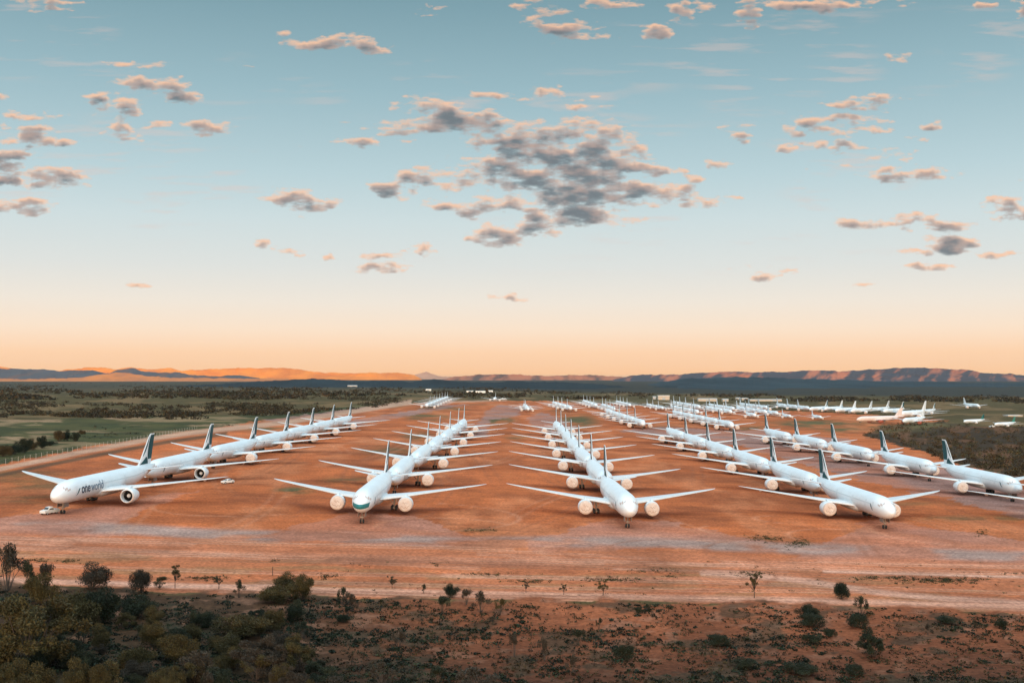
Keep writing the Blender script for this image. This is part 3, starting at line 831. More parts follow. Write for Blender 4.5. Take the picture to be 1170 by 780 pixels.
def sample_px(n, u0, u1, v0, v1, dens, seed):
    r = np.random.RandomState(seed)
    u = r.uniform(u0, u1, n * 6); v = r.uniform(v0, v1, n * 6)
    k = r.rand(n * 6) < dens(u, v)
    return u[k][:n], v[k][:n]
def edge_v(u): return np.interp(u, [-300, 0, 200, 400, 600, 800, 1000, 1170, 1500], [650, 662, 676, 681, 684, 687, 692, 701, 720])
def w_noise(u, v, sx, sy, ox=0): return fbm(u / sx + ox, v / sy + ox * .7, 4)
# low green mats
def dens_a(u, v):
    d = sstep(0, 9, v - edge_v(u)); nz = w_noise(u, v, 42, 11, 3.1)
    leftw = 1 - sstep(330, 520, u)
    return d * (.10 + .9 * sstep(.50 - .13 * leftw, .62 - .1 * leftw, nz)) * (.35 + .65 * leftw + .25 * (u > 400))
u, v = sample_px(4200, -160, 1330, 655, 800, dens_a, 3)
pts = at_many(u, v); r_ = np.random.RandomState(5)
scatter('ground_cover', 'low dark green mats of plants over the red foreground soil', 'ground cover', pts, r_.uniform(.35, 1.5, len(pts)), r_.uniform(.12, .5, len(pts)), 26, r_.uniform(.10, .2, len(pts)), 'cover_green', 6)
# small grass tufts: open red soil to the right
def dens_b(u, v):
    return sstep(0, 8, v - edge_v(u)) * sstep(.38, .6, w_noise(u, v, 16, 6, 8.2))
u, v = sample_px(5200, 300, 1330, 672, 800, dens_b, 9)
pts = at_many(u, v)
scatter('grass_tufts', 'small dry grass tufts dotted over the red foreground soil', 'grass', pts, r_.uniform(.15, .45, len(pts)), r_.uniform(.15, .4, len(pts)), 12, r_.uniform(.07, .13, len(pts)), 'farscrub', 12)
# a few weeds on the apron and verge
def dens_c(u, v):
    s = np.zeros(u.shape)
    for cu, cv, ru, rv in ((912, 620, 11, 4), (875, 615, 14, 3), (1121, 608, 6, 3), (735, 652, 24, 1.6), (760, 650, 12, 1.2), (700, 662, 28, 2), (498, 644, 5, 2), (314, 640, 6, 1.5), (40, 640, 12, 1.6), (76, 641, 10, 1.4),
                           (240, 660, 24, 1.4), (375, 658, 12, 2), (560, 656, 20, 1.6), (545, 606, 16, 2), (1075, 663, 40, 3), (1010, 660, 30, 1.5), (860, 655, 20, 2), (600, 664, 20, 1.5), (770, 658, 10, 2), (1160, 655, 14, 1)):
        s = np.maximum(s, np.exp(-((u - cu) / ru) ** 2 - ((v - cv) / rv) ** 2))
    return s + .006 * (v > 640) * (u > 380)
u, v = sample_px(700, -60, 1230, 600, 680, lambda a, b: dens_c(a, b) * .9, 15)
# weeds: rejection from tight patches needs more tries
r2 = np.random.RandomState(33); uu = r2.uniform(-60, 1230, 90000); vv = r2.uniform(598, 680, 90000); kk = r2.rand(90000) < dens_c(uu, vv); uu, vv = uu[kk][:1300], vv[kk][:1300]
pts = at_many(uu, vv)
scatter('weeds', 'patches of low weeds on the bare apron and verge', 'weeds', pts, r2.uniform(.25, .9, len(pts)), r2.uniform(.08, .28, len(pts)), 16, r2.uniform(.06, .12, len(pts)), 'weed', 16)
# dense brown scrub block on the right
PR = [(1003, 487), (1030, 484), (1075, 482), (1110, 487), (1170, 487), (1400, 480), (1400, 610), (1180, 549), (1092, 529), (1040, 511), (985, 498)]
def far_poly(polys, v0, v1, u0, u1, n, seed, hm, thr=.4):
    def dn(u, v):
        k = np.zeros(u.shape, bool)
        uj = u + 14 * (w_noise(u, v, 30, 6, 1.7) - .5); vj = v + 5 * (w_noise(u, v, 40, 8, 5.7) - .5)
        for p in polys: k |= inpoly(uj, vj, p)
        return k * (v - 428) / (v1 - 428) * sstep(thr, thr + .15, w_noise(u, v, 46, 3.4, 4.4)) * (.35 + .65 * sstep(.4, .6, w_noise(u, v, 9, 2.2, 9.9)))
    u, v = sample_px(n, u0, u1, v0, v1, dn, seed); return at_many(u, v)
r3 = np.random.RandomState(8)
pts = far_poly([PR], 481, 612, 960, 1400, 4200, 21, 3, .2)
scatter('scrub', 'dense brown scrub beside the far right line of airliners', 'scrub', pts, r3.uniform(1.2, 2.8, len(pts)), r3.uniform(1.2, 3.4, len(pts)), 30, r3.uniform(.25, .45, len(pts)), 'brownscrub', 22)
PL = [(-300, 452), (0, 456), (120, 462), (300, 458), (440, 452), (470, 458), (440, 464), (300, 476), (210, 480), (60, 476), (-300, 480)]
pts = far_poly([PL], 448, 484, -300, 480, 6500, 23, 4, .43)
scatter('scrub', 'dark belt of scrub across the plain beyond the left grass', 'scrub', pts, r3.uniform(1.6, 3.4, len(pts)), r3.uniform(1.6, 3.6, len(pts)), 14, r3.uniform(.5, .9, len(pts)), 'farscrub', 24)
PF = [(-300, 434), (600, 440), (700, 448), (900, 451), (1170, 452), (1400, 455), (1400, 464), (1100, 459), (880, 458), (640, 455), (440, 452), (300, 456), (-300, 456)]
pts = far_poly([PF], 435, 464, -300, 1400, 11000, 25, 5, .40)
scatter('distant_woodland', 'far thin woodland spread over the plain below the hills', 'woodland', pts, r3.uniform(2.5, 7, len(pts)), r3.uniform(2.5, 5, len(pts)), 10, r3.uniform(1.0, 2.2, len(pts)), 'farscrub', 26)
PB = [(-60, 490), (130, 486), (240, 486), (300, 484), (130, 500), (-60, 522)]
pts = far_poly([PB], 484, 524, -60, 300, 260, 27, 5, .55)
scatter('grass_clumps', 'scattered low clumps over the green grass left of the track', 'grass', pts, r3.uniform(.6, 1.6, len(pts)), r3.uniform(.4, 1.0, len(pts)), 18, r3.uniform(.2, .35, len(pts)), 'farscrub', 28)

# ------------------------------------------------------------------ ground
NR, NCL = 520, 900
vv_ = np.concatenate([np.linspace(431.2, 437, 14), np.linspace(437.4, 520, 190), np.linspace(520.5, 860, 316)])[::-1]
yy = HC * F / (vv_ - YH)
yy = np.concatenate([[-4000, -1500, -500, -150, 0, 40, 80], yy[yy > 90], [60000, 85000]])
tt = np.linspace(-1, 1, NCL); tt = .62 * tt + .38 * tt ** 3
hw = np.where(yy > 0, 1.05 * yy + 120, 120 + 1.5 * np.abs(yy))
Y = np.repeat(yy[:, None], NCL, 1); X = tt[None, :] * hw[:, None]
Z = terrain(X, Y) + (fbm(X / 30, Y / 30, 3) - .5) * .35 * (1 - sstep(1500, 3000, Y)) * sstep(1, 20, Y)
Z = Z + (fbm(X / 4 + 9, Y / 4, 3) - .5) * .12 * (1 - sstep(250, 500, Y))
U, V_ = proj(X, np.maximum(Y, 60), terrain(X, np.maximum(Y, 60)))
Zc = np.zeros(X.shape + (3,))
def lay(c, w):
    global Zc
    w = np.clip(w, 0, 1)[..., None]; Zc = Zc * (1 - w) + np.array(c) * w
px = U + 0; pv = V_ + 0
sc_ = (pv - 430) / 60
wu = px + (fbm(X / 9, Y / 9, 4) - .5) * 16 * np.clip(sc_, .3, 2); wv = pv + (fbm(X / 7 + 31, Y / 9 + 7, 4) - .5) * 5 * np.clip(sc_, .15, 1.6)
nA = fbm(px / 60, pv / 7, 4); nB = fbm(X / 25, Y / 25, 4); nC = fbm(px / 25 + 5, pv / 2.5, 4)
lay((.082, .057, .020), 1)                                                        # olive plain
lay((.20, .115, .05), sstep(.52, .64, fbm(px / 38 + 2, pv / 2.6, 4)) * .75)
lay((.048, .042, .026), 1 - sstep(440, 454, pv) * 1.0)
lay((.032, .032, .026), sstep(0, 3, np.interp(px, [-300, 0, 300, 400, 560, 700, 900, 1170, 1500], [434, 436, 438, 443, 447, 450, 453, 455, 458]) - pv))
lay((.068, .062, .020), inpoly(wu, wv, [(-400, 484), (0, 480), (250, 475), (470, 460), (480, 464), (200, 500), (0, 530), (-400, 600)]) * (.95))   # left grass
lay((.040, .045, .016), inpoly(wu, wv, [(-400, 484), (0, 480), (250, 475), (470, 460), (480, 464), (200, 500), (0, 530), (-400, 600)]) * sstep(.46, .6, fbm(px / 30 + 8, pv / 2.2, 5)) * .85)
lay((.22, .14, .07), inpoly(wu, wv, [(-400, 484), (0, 480), (250, 475), (470, 460), (480, 464), (200, 500), (0, 530), (-400, 600)]) * sstep(.55, .66, fbm(px / 50 + 3, pv / 3.2, 4)))
for poly in ([(-100, 500), (0, 499), (60, 502), (0, 505), (-100, 506)], [(-100, 477), (70, 480), (75, 482), (-100, 483)], [(120, 476), (170, 475), (160, 478), (120, 478.5)], [(200, 486), (330, 481), (330, 483.5), (205, 488)]):
    lay((.34, .20, .11), inpoly(wu, wv, poly) * .8 * sstep(.3, .55, nC))
lay((.36, .19, .13), (1 - sstep(433.2, 434.6, pv)) * (px < 320) * .8)  # pink strip puts sunlight on the far plain into its colour
DIRT = [(-500, 640), (0, 530), (100, 511), (200, 495), (300, 481), (400, 469.5), (470, 461), (500, 458.5), (560, 457.5), (640, 458), (700, 461), (760, 465), (850, 468), (930, 470), (1000, 474), (1085, 481),
        (1010, 485), (985, 498), (1040, 511), (1090, 529), (1180, 551), (1600, 650), (1600, 760), (1170, 702), (1000, 693), (800, 688), (600, 685), (400, 682), (200, 677), (0, 664), (-500, 640)]
dm = inpoly(wu, wv, DIRT)
lay((.045, .026, .013), inpoly(wu, wv, PR)); lay((.13, .055, .025), inpoly(wu, wv, PR) * sstep(.5, .65, fbm(px / 22 + 5, pv / 6, 4)))
lay((.50, .128, .040), dm)
lay((.35, .092, .032), dm * sstep(.46, .62, nB) * .85)
lay((.58, .185, .075), dm * sstep(.5, .7, fbm(X / 14 + 40, Y / 40, 4)) * .7)
def ell(cu, cv, ru, rv): return np.exp(-(((px - cu) / ru) ** 2 + ((pv - cv) / rv) ** 2) ** 1.5)
grass_c = (.115, .09, .036)
for cu, cv, ru, rv, a in ((572, 480, 16, 6, .95), (660, 481, 22, 7, .8), (505, 467, 25, 3, .9), (490, 476, 26, 5, .8), (442, 515, 26, 7, .7), (476, 498, 16, 6, .6), (395, 548, 26, 4, .55), (336, 560, 22, 4, .8), (300, 490, 60, 2.5, .7),
                          (855, 489, 16, 3, .9), (940, 484, 60, 4, .95), (990, 490, 60, 4, .85), (1060, 486, 30, 3, .8), (60, 556, 60, 5, .45), (20, 545, 60, 8, .5), (40, 570, 50, 5, .45), (590, 500, 14, 5, .45), (430, 464, 30, 2, .8),
                          (640, 470, 14, 2, .6), (810, 483, 30, 2, .3), (760, 487, 20, 2, .4), (1125, 592, 80, 3.5, .5), (1040, 575, 60, 2.5, .35), (912, 621, 12, 4, .6), (875, 616, 18, 3, .45), (545, 606, 22, 2.2, .5), (700, 459, 60, 2, .7), (560, 462, 30, 1, .4)):
    lay(grass_c, ell(cu, cv, ru, rv) * a * (.35 + 1.0 * sstep(.35, .6, nC)))
# dusty pink lanes and grey band
pink = (.45, .18, .115); mauve = (.34, .18, .145); grey = (.37, .225, .18)
for poly in ([(-300, 598), (0, 592), (60, 584), (150, 573), (185, 566), (230, 560), (180, 575), (130, 600), (150, 612), (-300, 612)],
             [(330, 600), (380, 592), (415, 583), (470, 588), (520, 604), (560, 618), (300, 618)],
             [(600, 618), (650, 606), (700, 592), (760, 596), (830, 610), (900, 622), (600, 630)],
             [(960, 612), (1000, 590), (1040, 598), (1120, 610), (1300, 640), (1300, 660), (900, 640)],
             [(840, 500), (980, 508), (1060, 530), (1170, 560), (1400, 600), (1400, 640), (1160, 590), (1040, 560), (930, 535), (860, 515)],
             [(700, 492), (760, 488), (880, 492), (980, 503), (940, 512), (800, 505)],
             [(535, 500), (555, 470), (570, 462), (600, 466), (590, 476), (560, 480), (556, 500)],
             [(600, 478), (620, 470), (640, 478), (660, 492), (620, 494)],
             [(400, 480), (500, 464), (540, 461), (440, 480), (380, 492)], [(300, 480), (440, 462), (450, 464), (330, 484)]):
    lay(mauve if poly[0][1] < 520 else pink, inpoly(wu, wv, poly) * (.55 + .4 * sstep(.35, .65, nB)))
bc = np.interp(px, [-300, 0, 130, 250, 400, 530, 700, 900, 1000, 1170, 1500], [592, 600, 603, 610, 614, 620, 618, 626, 629, 636, 650])
gb = np.exp(-((pv - bc) / 6.5) ** 4) * (.25 + .75 * sstep(.38, .6, fbm(px / 70 + 2, pv / 9, 4)))
lay(grey, gb * 1.0)
lay((.52, .17, .08), dm * sstep(0, 8, pv - bc - 6) * (1 - sstep(12, 22, pv - bc - 6)) * .8)
lay((.50, .155, .070), dm * sstep(8, 20, pv - bc) * .55)
lay((.36, .15, .065), dm * sstep(.5, .62, fbm(px / 70 + 9, pv / 3.5, 4)) * sstep(22, 30, pv - bc) * .8)
def track(pts, w, c, a):
    us = [p[0] for p in pts]; vs = [p[1] for p in pts]
    cv = np.interp(px, us, vs); m_ = (px >= us[0]) & (px <= us[-1])
    lay(c, m_ * np.exp(-((pv - cv) / w) ** 4) * a)
pale = (.70, .36, .25)
track([(-300, 655), (0, 662), (200, 668), (400, 675), (700, 681), (1000, 688), (1170, 694), (1500, 706)], 3.6, (.66, .31, .20), 1.0)
track([(800, 654), (860, 657), (920, 663), (1000, 676), (1080, 684), (1170, 688), (1400, 694)], 3.6, pale, .85)
track([(940, 652), (1050, 655), (1170, 659), (1400, 662)], 1.6, pale, 1.0)
track([(120, 664), (200, 670), (250, 667), (330, 668)], 1.2, pale, .8)
track([(700, 650), (900, 653)], .9, pale, .5)
# left road, its verge, and a dark strip painting the bank's shaded edge
track([(-400, 610), (0, 535.5), (100, 515), (180, 500), (220, 494), (330, 482), (440, 464), (470, 459)], 2.8, (.52, .29, .19), .95)
track([(-400, 622), (0, 543), (60, 530), (120, 518), (190, 505), (260, 495)], 2.2, (.12, .06, .03), .9)
track([(440, 463.5), (520, 459), (580, 457)], 1.0, (.5, .3, .2), .6)
# tyre arcs and dragged lines on the apron: paired wheel marks
for k in range(60):
    x0 = rng.uniform(-170, 230); y0 = rng.uniform(235, 700); cur = rng.uniform(-.0016, .0016); sl = rng.uniform(-.3, .3); L = rng.uniform(40, 160)
    c_ = rng.choice([(.27, .09, .045), (.27, .09, .045), (.62, .29, .17)])
    for o_ in (-1.1, 1.1):
        cx = x0 + o_ * (1 + Y / 500) + sl * (Y - y0) + cur * (Y - y0) ** 2
        lay(c_, dm * np.exp(-((X - cx) / (.40 + .0010 * Y)) ** 2) * (1 - (np.abs(Y - y0) / L)).clip(0, 1) ** .5 * (.22 if c_[0] > .5 else .42) * (px > -300) * (pv < bc + 6))
for k in range(44):
    y0 = rng.uniform(196, 262); x0 = rng.uniform(-170, 170); sl = rng.uniform(-.07, .07); cur = rng.uniform(-.0012, .0012); L = rng.uniform(25, 120)
    c_ = rng.choice([(.30, .11, .06), (.64, .32, .21)])
    for o_ in (-1.2, 1.2):
        cy = y0 + o_ + sl * (X - x0) + cur * (X - x0) ** 2
        lay(c_, dm * np.exp(-((Y - cy) / .6) ** 2) * (np.abs(X - x0) < L) * .5)
for k in range(26):                              # turning circles swept by towed noses
    x0 = rng.uniform(-140, 150); y0 = rng.uniform(225, 330); r0 = rng.uniform(9, 34); a0 = rng.uniform(0, 6.28)
    rr_ = np.hypot(X - x0, Y - y0); an_ = np.cos(np.arctan2(Y - y0, X - x0) - a0)
    lay(rng.choice([(.30, .10, .05), (.64, .27, .15)]), dm * np.exp(-((rr_ - r0) / .7) ** 2) * (an_ > .1) * .45)
# contact shade painted into the soil under wheels, bellies and engines
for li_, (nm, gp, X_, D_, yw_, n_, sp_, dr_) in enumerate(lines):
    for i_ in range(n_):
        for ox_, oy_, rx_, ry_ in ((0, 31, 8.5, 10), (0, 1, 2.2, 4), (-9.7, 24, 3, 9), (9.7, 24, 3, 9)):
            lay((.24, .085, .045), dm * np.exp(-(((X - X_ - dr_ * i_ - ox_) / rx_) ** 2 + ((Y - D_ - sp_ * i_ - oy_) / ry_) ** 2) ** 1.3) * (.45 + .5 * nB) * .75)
# foreground soil; shade growing towards the near edge is put into its colour
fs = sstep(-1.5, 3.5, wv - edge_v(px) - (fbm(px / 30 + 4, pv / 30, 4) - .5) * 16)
fore_shade = sstep(690, 790, pv)
soil = np.stack([np.full(pv.shape, a) for a in (.27, .078, .032)], -1) * (1 - fore_shade[..., None]) + np.array((.085, .030, .015)) * fore_shade[..., None]
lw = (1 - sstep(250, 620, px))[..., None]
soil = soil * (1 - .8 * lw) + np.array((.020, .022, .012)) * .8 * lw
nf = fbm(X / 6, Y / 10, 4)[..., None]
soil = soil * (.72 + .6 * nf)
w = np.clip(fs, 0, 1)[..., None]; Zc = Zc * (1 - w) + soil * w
lay((.30, .14, .085), fs * sstep(.60, .70, fbm(px / 24 + 7, pv / 7, 3)) * .45 * (1 - fore_shade * .6))
lay((.034, .034, .020), fs * sstep(.56, .66, fbm(px / 40 + 3.1, pv / 11 + 2.2, 4)) * .6)
Zc = np.where((Y < 100)[..., None], np.array((.16, .08, .05)), Zc)
NRR = len(yy)
idx = np.arange(NRR * NCL).reshape(NRR, NCL)
Fc = np.stack([idx[:-1, :-1], idx[:-1, 1:], idx[1:, 1:], idx[1:, :-1]], -1).reshape(-1, 4)
gm = mat('ground_earth', (1, 1, 1), 0.95, spec=0.1)
nt = gm.node_tree; b = nt.nodes['Principled BSDF']
for n_ in list(nt.nodes):
    if n_.type in ('TEX_NOISE', 'MAP_RANGE', 'MIX'): nt.nodes.remove(n_)
geo = nt.nodes.new('ShaderNodeNewGeometry'); att = nt.nodes.new('ShaderNodeAttribute'); att.attribute_name = 'tint'
def nz(scale, det, stretch=(1, 1, 1), lo=.3, hi=.7, a=.8, b_=1.2):
    mp = nt.nodes.new('ShaderNodeMapping'); mp.inputs['Scale'].default_value = stretch; nt.links.new(geo.outputs['Position'], mp.inputs[0])
    n = nt.nodes.new('ShaderNodeTexNoise'); n.inputs['Scale'].default_value = scale; n.inputs['Detail'].default_value = det; n.inputs['Roughness'].default_value = .65; nt.links.new(mp.outputs[0], n.inputs['Vector'])
    r = nt.nodes.new('ShaderNodeMapRange'); r.inputs[1].default_value = lo; r.inputs[2].default_value = hi; r.inputs[3].default_value = a; r.inputs[4].default_value = b_
    nt.links.new(n.outputs['Fac'], r.inputs[0]); return r.outputs[0], n.outputs['Fac']
def mul(a, b_):
    m_ = nt.nodes.new('ShaderNodeMath'); m_.operation = 'MULTIPLY'; nt.links.new(a, m_.inputs[0]); nt.links.new(b_, m_.inputs[1]); return m_.outputs[0]
n1, f1 = nz(1.3, 10, lo=.34, hi=.66, a=.58, b_=1.3); n2, _ = nz(.05, 9, (1, .6, 1), a=.72, b_=1.22); n3, _ = nz(.25, 7, (.3, 1, 1), a=.78, b_=1.18); n4, _ = nz(.006, 6, (1, .7, 1), a=.85, b_=1.2)
t = mul(mul(n1, n2), mul(n3, n4))
vm = nt.nodes.new('ShaderNodeVectorMath'); vm.operation = 'SCALE'; nt.links.new(att.outputs['Color'], vm.inputs[0]); nt.links.new(t, vm.inputs['Scale'])
nt.links.new(vm.outputs[0], b.inputs['Base Color'])
bp = nt.nodes.new('ShaderNodeBump'); bp.inputs['Strength'].default_value = .5; bp.inputs['Distance'].default_value = .25; nt.links.new(f1, bp.inputs['Height']); nt.links.new(bp.outputs[0], b.inputs['Normal'])
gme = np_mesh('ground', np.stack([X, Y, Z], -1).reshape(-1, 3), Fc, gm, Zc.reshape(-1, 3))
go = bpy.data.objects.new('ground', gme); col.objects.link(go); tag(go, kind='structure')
gme.polygons.foreach_set('use_smooth', [True] * len(gme.polygons))

# ------------------------------------------------------------------ hills
def hills(name, prof, d, width, material, gul=.35, gsc=260, foot=-4, front=None, seed=0, rocks=None, skew=.9):
    us = np.arange(prof[0][0], prof[-1][0] + .01, 1.0)
    top = np.interp(us, [p[0] for p in prof], [p[1] for p in prof])
    xs = (us - 585) / F * d
    zt = HC + (YH - top) / F * d
    zt = zt + (fbm(us / 7 + seed, us * 0 + seed, 5) - .5) * d / F * 2.2
    rows = np.concatenate([np.linspace(0, 1, 26), np.linspace(1.08, 2, 8)])
    yfront = front if front else d - width
    Vs = []
    for r in rows:
        y = yfront + (d - yfront) * r if r <= 1 else d + width * (r - 1)
        sh = r ** 1.25 if r <= 1 else (2 - r) ** 1.1
        xr = xs * y / d
        ph = xr / gsc + skew * (r if r <= 1 else 2 - r) + seed
        gn = np.abs(2 * fbm(ph, np.full(ph.shape, r * .9 + seed), 4) - 1) * 2.2
        g_ = 1 - gul * np.clip(1 - gn * 2, 0, 1) * 4 * min(r, 1) * (1 - min(r, 1)) if r < 1 else 1.0
        z = foot + (zt - foot) * sh * g_
        Vs.append(np.stack([xr, np.full(xr.shape, y), z], -1))
    Vs = np.array(Vs); nr_, nc_ = Vs.shape[:2]
    idx = np.arange(nr_ * nc_).reshape(nr_, nc_)
    Fc = np.stack([idx[:-1, :-1], idx[:-1, 1:], idx[1:, 1:], idx[1:, :-1]], -1).reshape(-1, 4)
    me = np_mesh(name, Vs.reshape(-1, 3), Fc, material); me.polygons.foreach_set('use_smooth', [True] * len(me.polygons))
    o = bpy.data.objects.new(name, me); col.objects.link(o); return tag(o, kind='structure')
def hmat(name, c1, c2, sc=.004, st=(1, .4, 3)):
    return mat(name, c1, .95, vscale=sc, color2=c2, coord='Object', stretch=st, spec=.05)
def gully_bands(name, c1, c2, pitch_, k, amt=(.42, .58), cap=None):  # slanting colour bands in place of gully relief
    m = mat(name, c1, .95, vscale=.005, var=.15, spec=.05); nt = m.node_tree; b = nt.nodes['Principled BSDF']
    src = b.inputs['Base Color'].links[0].from_socket
    tc = nt.nodes.new('ShaderNodeTexCoord'); sp_ = nt.nodes.new('ShaderNodeSeparateXYZ'); nt.links.new(tc.outputs['Object'], sp_.inputs[0])
    def mth(op, a, q):
        n = nt.nodes.new('ShaderNodeMath'); n.operation = op
        for i, w_ in enumerate((a, q)):
            if isinstance(w_, (int, float)): n.inputs[i].default_value = w_
            else: nt.links.new(w_, n.inputs[i])
        return n.outputs[0]
    cx = mth('SUBTRACT', mth('DIVIDE', sp_.outputs[0], pitch_), mth('MULTIPLY', sp_.outputs[2], k / pitch_))
    cz = mth('DIVIDE', sp_.outputs[2], 140.0)
    cb = nt.nodes.new('ShaderNodeCombineXYZ'); nt.links.new(cx, cb.inputs[0]); nt.links.new(cz, cb.inputs[1])
    n = nt.nodes.new('ShaderNodeTexNoise'); n.inputs['Scale'].default_value = 1; n.inputs['Detail'].default_value = 4; nt.links.new(cb.outputs[0], n.inputs['Vector'])
    r = nt.nodes.new('ShaderNodeMapRange'); r.inputs[1].default_value = amt[0]; r.inputs[2].default_value = amt[1]; nt.links.new(n.outputs['Fac'], r.inputs[0])
    x = nt.nodes.new('ShaderNodeMix'); x.data_type = 'RGBA'; nt.links.new(r.outputs[0], x.inputs[0]); nt.links.new(src, x.inputs[6]); x.inputs[7].default_value = (*c2, 1)
    nt.links.new(x.outputs[2], b.inputs['Base Color']); return m
rock_s = hmat('sunlit_slope', (.60, .20, .06), (.36, .14, .07))
rock_o = hmat('orange_rock', (.80, .25, .045), (.56, .15, .04))
rock_p = gully_bands('pink_rock_gully_shade', (.42, .155, .095), (.055, .058, .072), 125.0, 1.6, (.36, .50))  # dark bluish bands: bush colour doubling as painted gully shade
rock_q = gully_bands('brown_ridge_rock', (.42, .15, .085), (.10, .062, .055), 160.0, .4, (.46, .62))
rock_b = hmat('brown_rock', (.34, .13, .075), (.13, .075, .055), .005)
blue_v = hmat('shaded_blue_bush_slope', (.034, .056, .068), (.020, .032, .040), .004)  # bush colour with ridge shade and distance blue put in
blue_w = gully_bands('shaded_blue_slope', (.085, .085, .095), (.15, .085, .065), 200.0, .5, (.5, .68))  # blue of the shaded hillside put into the slope colour
dark_v = hmat('shaded_bush_slope', (.020, .034, .042), (.013, .021, .026), .006)  # bush colour darkened further to stand for ridge shadow
pale_r = hmat('pale_far_rock', (.50, .26, .17), (.40, .2, .13))
hills('hills', [(-120, 420), (0, 419), (20, 421.5), (60, 424), (85, 421), (110, 419), (120, 419.5), (130, 422), (150, 419), (170, 422), (195, 419.5), (207, 423.5), (250, 421), (290, 420.5), (325, 420), (350, 423), (375, 426), (430, 426), (462, 426), (474, 428), (482, 433)], 13000, 420, rock_o, .5, 700, seed=1)
hills('hills', [(455, 433), (470, 429), (477, 427), (487, 425), (500, 429), (520, 432)], 15500, 420, pale_r, .3, 600, seed=2)
hills('hills', [(495, 435), (505, 433.5), (520, 430), (545, 428), (580, 427), (600, 428.5), (630, 430), (650, 428), (690, 429), (710, 430), (730, 433), (750, 437)], 12000, 380, rock_q, .5, 500, seed=3)
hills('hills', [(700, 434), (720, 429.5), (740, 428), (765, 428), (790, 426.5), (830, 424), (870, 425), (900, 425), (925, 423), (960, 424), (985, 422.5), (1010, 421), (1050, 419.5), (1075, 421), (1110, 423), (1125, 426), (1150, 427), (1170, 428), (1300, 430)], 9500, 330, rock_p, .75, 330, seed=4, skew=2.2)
hills('hills', [(-120, 433), (40, 432.6), (70, 432), (92, 430.8), (105, 429), (118, 427), (135, 425.5), (150, 426.5), (165, 429), (195, 431), (260, 432), (330, 432.6)], 9300, 360, rock_s, .35, 300, seed=9)
hills('hills', [(-120, 422), (0, 421), (50, 422), (68, 424), (85, 423), (105, 423), (125, 427), (165, 432.5)], 10300, 800, blue_w, .3, 400, seed=5)
hills('hills', [(112, 430), (122, 427), (135, 422.5), (152, 420.5), (165, 424), (185, 426), (200, 425), (215, 427.5), (245, 430), (262, 429), (275, 428.5), (300, 433)], 10200, 700, blue_w, .3, 400, seed=6)
hills('hills', [(728, 445), (742, 439), (755, 436), (790, 432), (840, 430.5), (880, 431.5), (1000, 435), (1100, 437), (1170, 437.5), (1300, 439)], 5200, 900, blue_v, .35, 300, -14, 3000, seed=7)
hills('hills', [(180, 442), (250, 438.5), (290, 436), (330, 433.6), (350, 432.5), (400, 434.5), (415, 436), (430, 434.5), (455, 434.5), (468, 436.5), (490, 433.5), (505, 433.5), (530, 436), (560, 437), (585, 435.5), (640, 436), (690, 439), (720, 442), (735, 443), (760, 441), (800, 440.5), (850, 443), (885, 447), (910, 450), (960, 453.5), (1060, 460)], 4300, 800, dark_v, .3, 260, -14, 3100, seed=8)

# ------------------------------------------------------------------ haze
AIR = True
if AIR:
    me = bpy.data.meshes.new('haze'); g = G(); g.box(-17000, 17000, -6000, 17500, -30, 330)
    hz = mesh_obj('haze', g.v, g.f, None, None, False); hz.data.materials.clear()
    m = bpy.data.materials.new('thin_air'); m.use_nodes = True; nt = m.node_tree
    for n_ in list(nt.nodes):
        if n_.type == 'BSDF_PRINCIPLED': nt.nodes.remove(n_)
    pvn = nt.nodes.new('ShaderNodeVolumePrincipled'); pvn.inputs['Density'].default_value = 0.85e-5; pvn.inputs['Color'].default_value = (.86, .88, .92, 1); pvn.inputs['Anisotropy'].default_value = .2
    nt.links.new(pvn.outputs[0], nt.nodes['Material Output'].inputs['Volume'])
    hz.data.materials.append(m); tag(hz, kind='stuff', label='thin even air over the plain', cat='haze')

# ------------------------------------------------------------------ sky and light
SUN_EL, SUN_AZ = R(3.6), R(182)                 # behind the camera, very low
w = bpy.data.worlds.new('World'); scene.world = w; w.use_nodes = True; nt = w.node_tree
bg = nt.nodes['Background']; bg.inputs['Strength'].default_value = 1.0
tc = nt.nodes.new('ShaderNodeTexCoord'); sx = nt.nodes.new('ShaderNodeSeparateXYZ'); nt.links.new(tc.outputs['Generated'], sx.inputs[0])
def math_(op, a, b=None, clamp=False):
    n = nt.nodes.new('ShaderNodeMath'); n.operation = op; n.use_clamp = clamp
    for i, q in enumerate((a, b)):
        if q is None: continue
        if isinstance(q, (int, float)): n.inputs[i].default_value = q
        else: nt.links.new(q, n.inputs[i])
    return n.outputs[0]
def mixc(f, a, b, mode='MIX'):
    n = nt.nodes.new('ShaderNodeMix'); n.data_type = 'RGBA'; n.blend_type = mode
    for i, q in ((0, f), (6, a), (7, b)):
        if isinstance(q, (int, float)): n.inputs[i].default_value = q
        elif isinstance(q, tuple): n.inputs[i].default_value = (*q, 1)
        else: nt.links.new(q, n.inputs[i])
    return n.outputs[2]
el = math_('DIVIDE', math_('ARCSINE', sx.outputs[2]), math.pi / 2)
ramp = nt.nodes.new('ShaderNodeValToRGB'); cr = ramp.color_ramp
sf = math_('POWER', math_('MAXIMUM', el, 0.0), .5); nt.links.new(sf, ramp.inputs[0])
stops = [(-2, (240, 190, 150)), (0.2, (258, 202, 150)), (1.2, (260, 213, 170)), (2.4, (254, 229, 203)), (3.8, (242, 232, 218)), (5.6, (224, 227, 223)),
         (8.0, (207, 222, 224)), (10.3, (187, 211, 217)), (14.5, (155, 187, 197)), (18.8, (126, 161, 173)), (26, (140, 166, 176)), (40, (172, 190, 200)), (90, (180, 196, 206))]
def sp(e): return math.sqrt(max(e, 0) / 90)
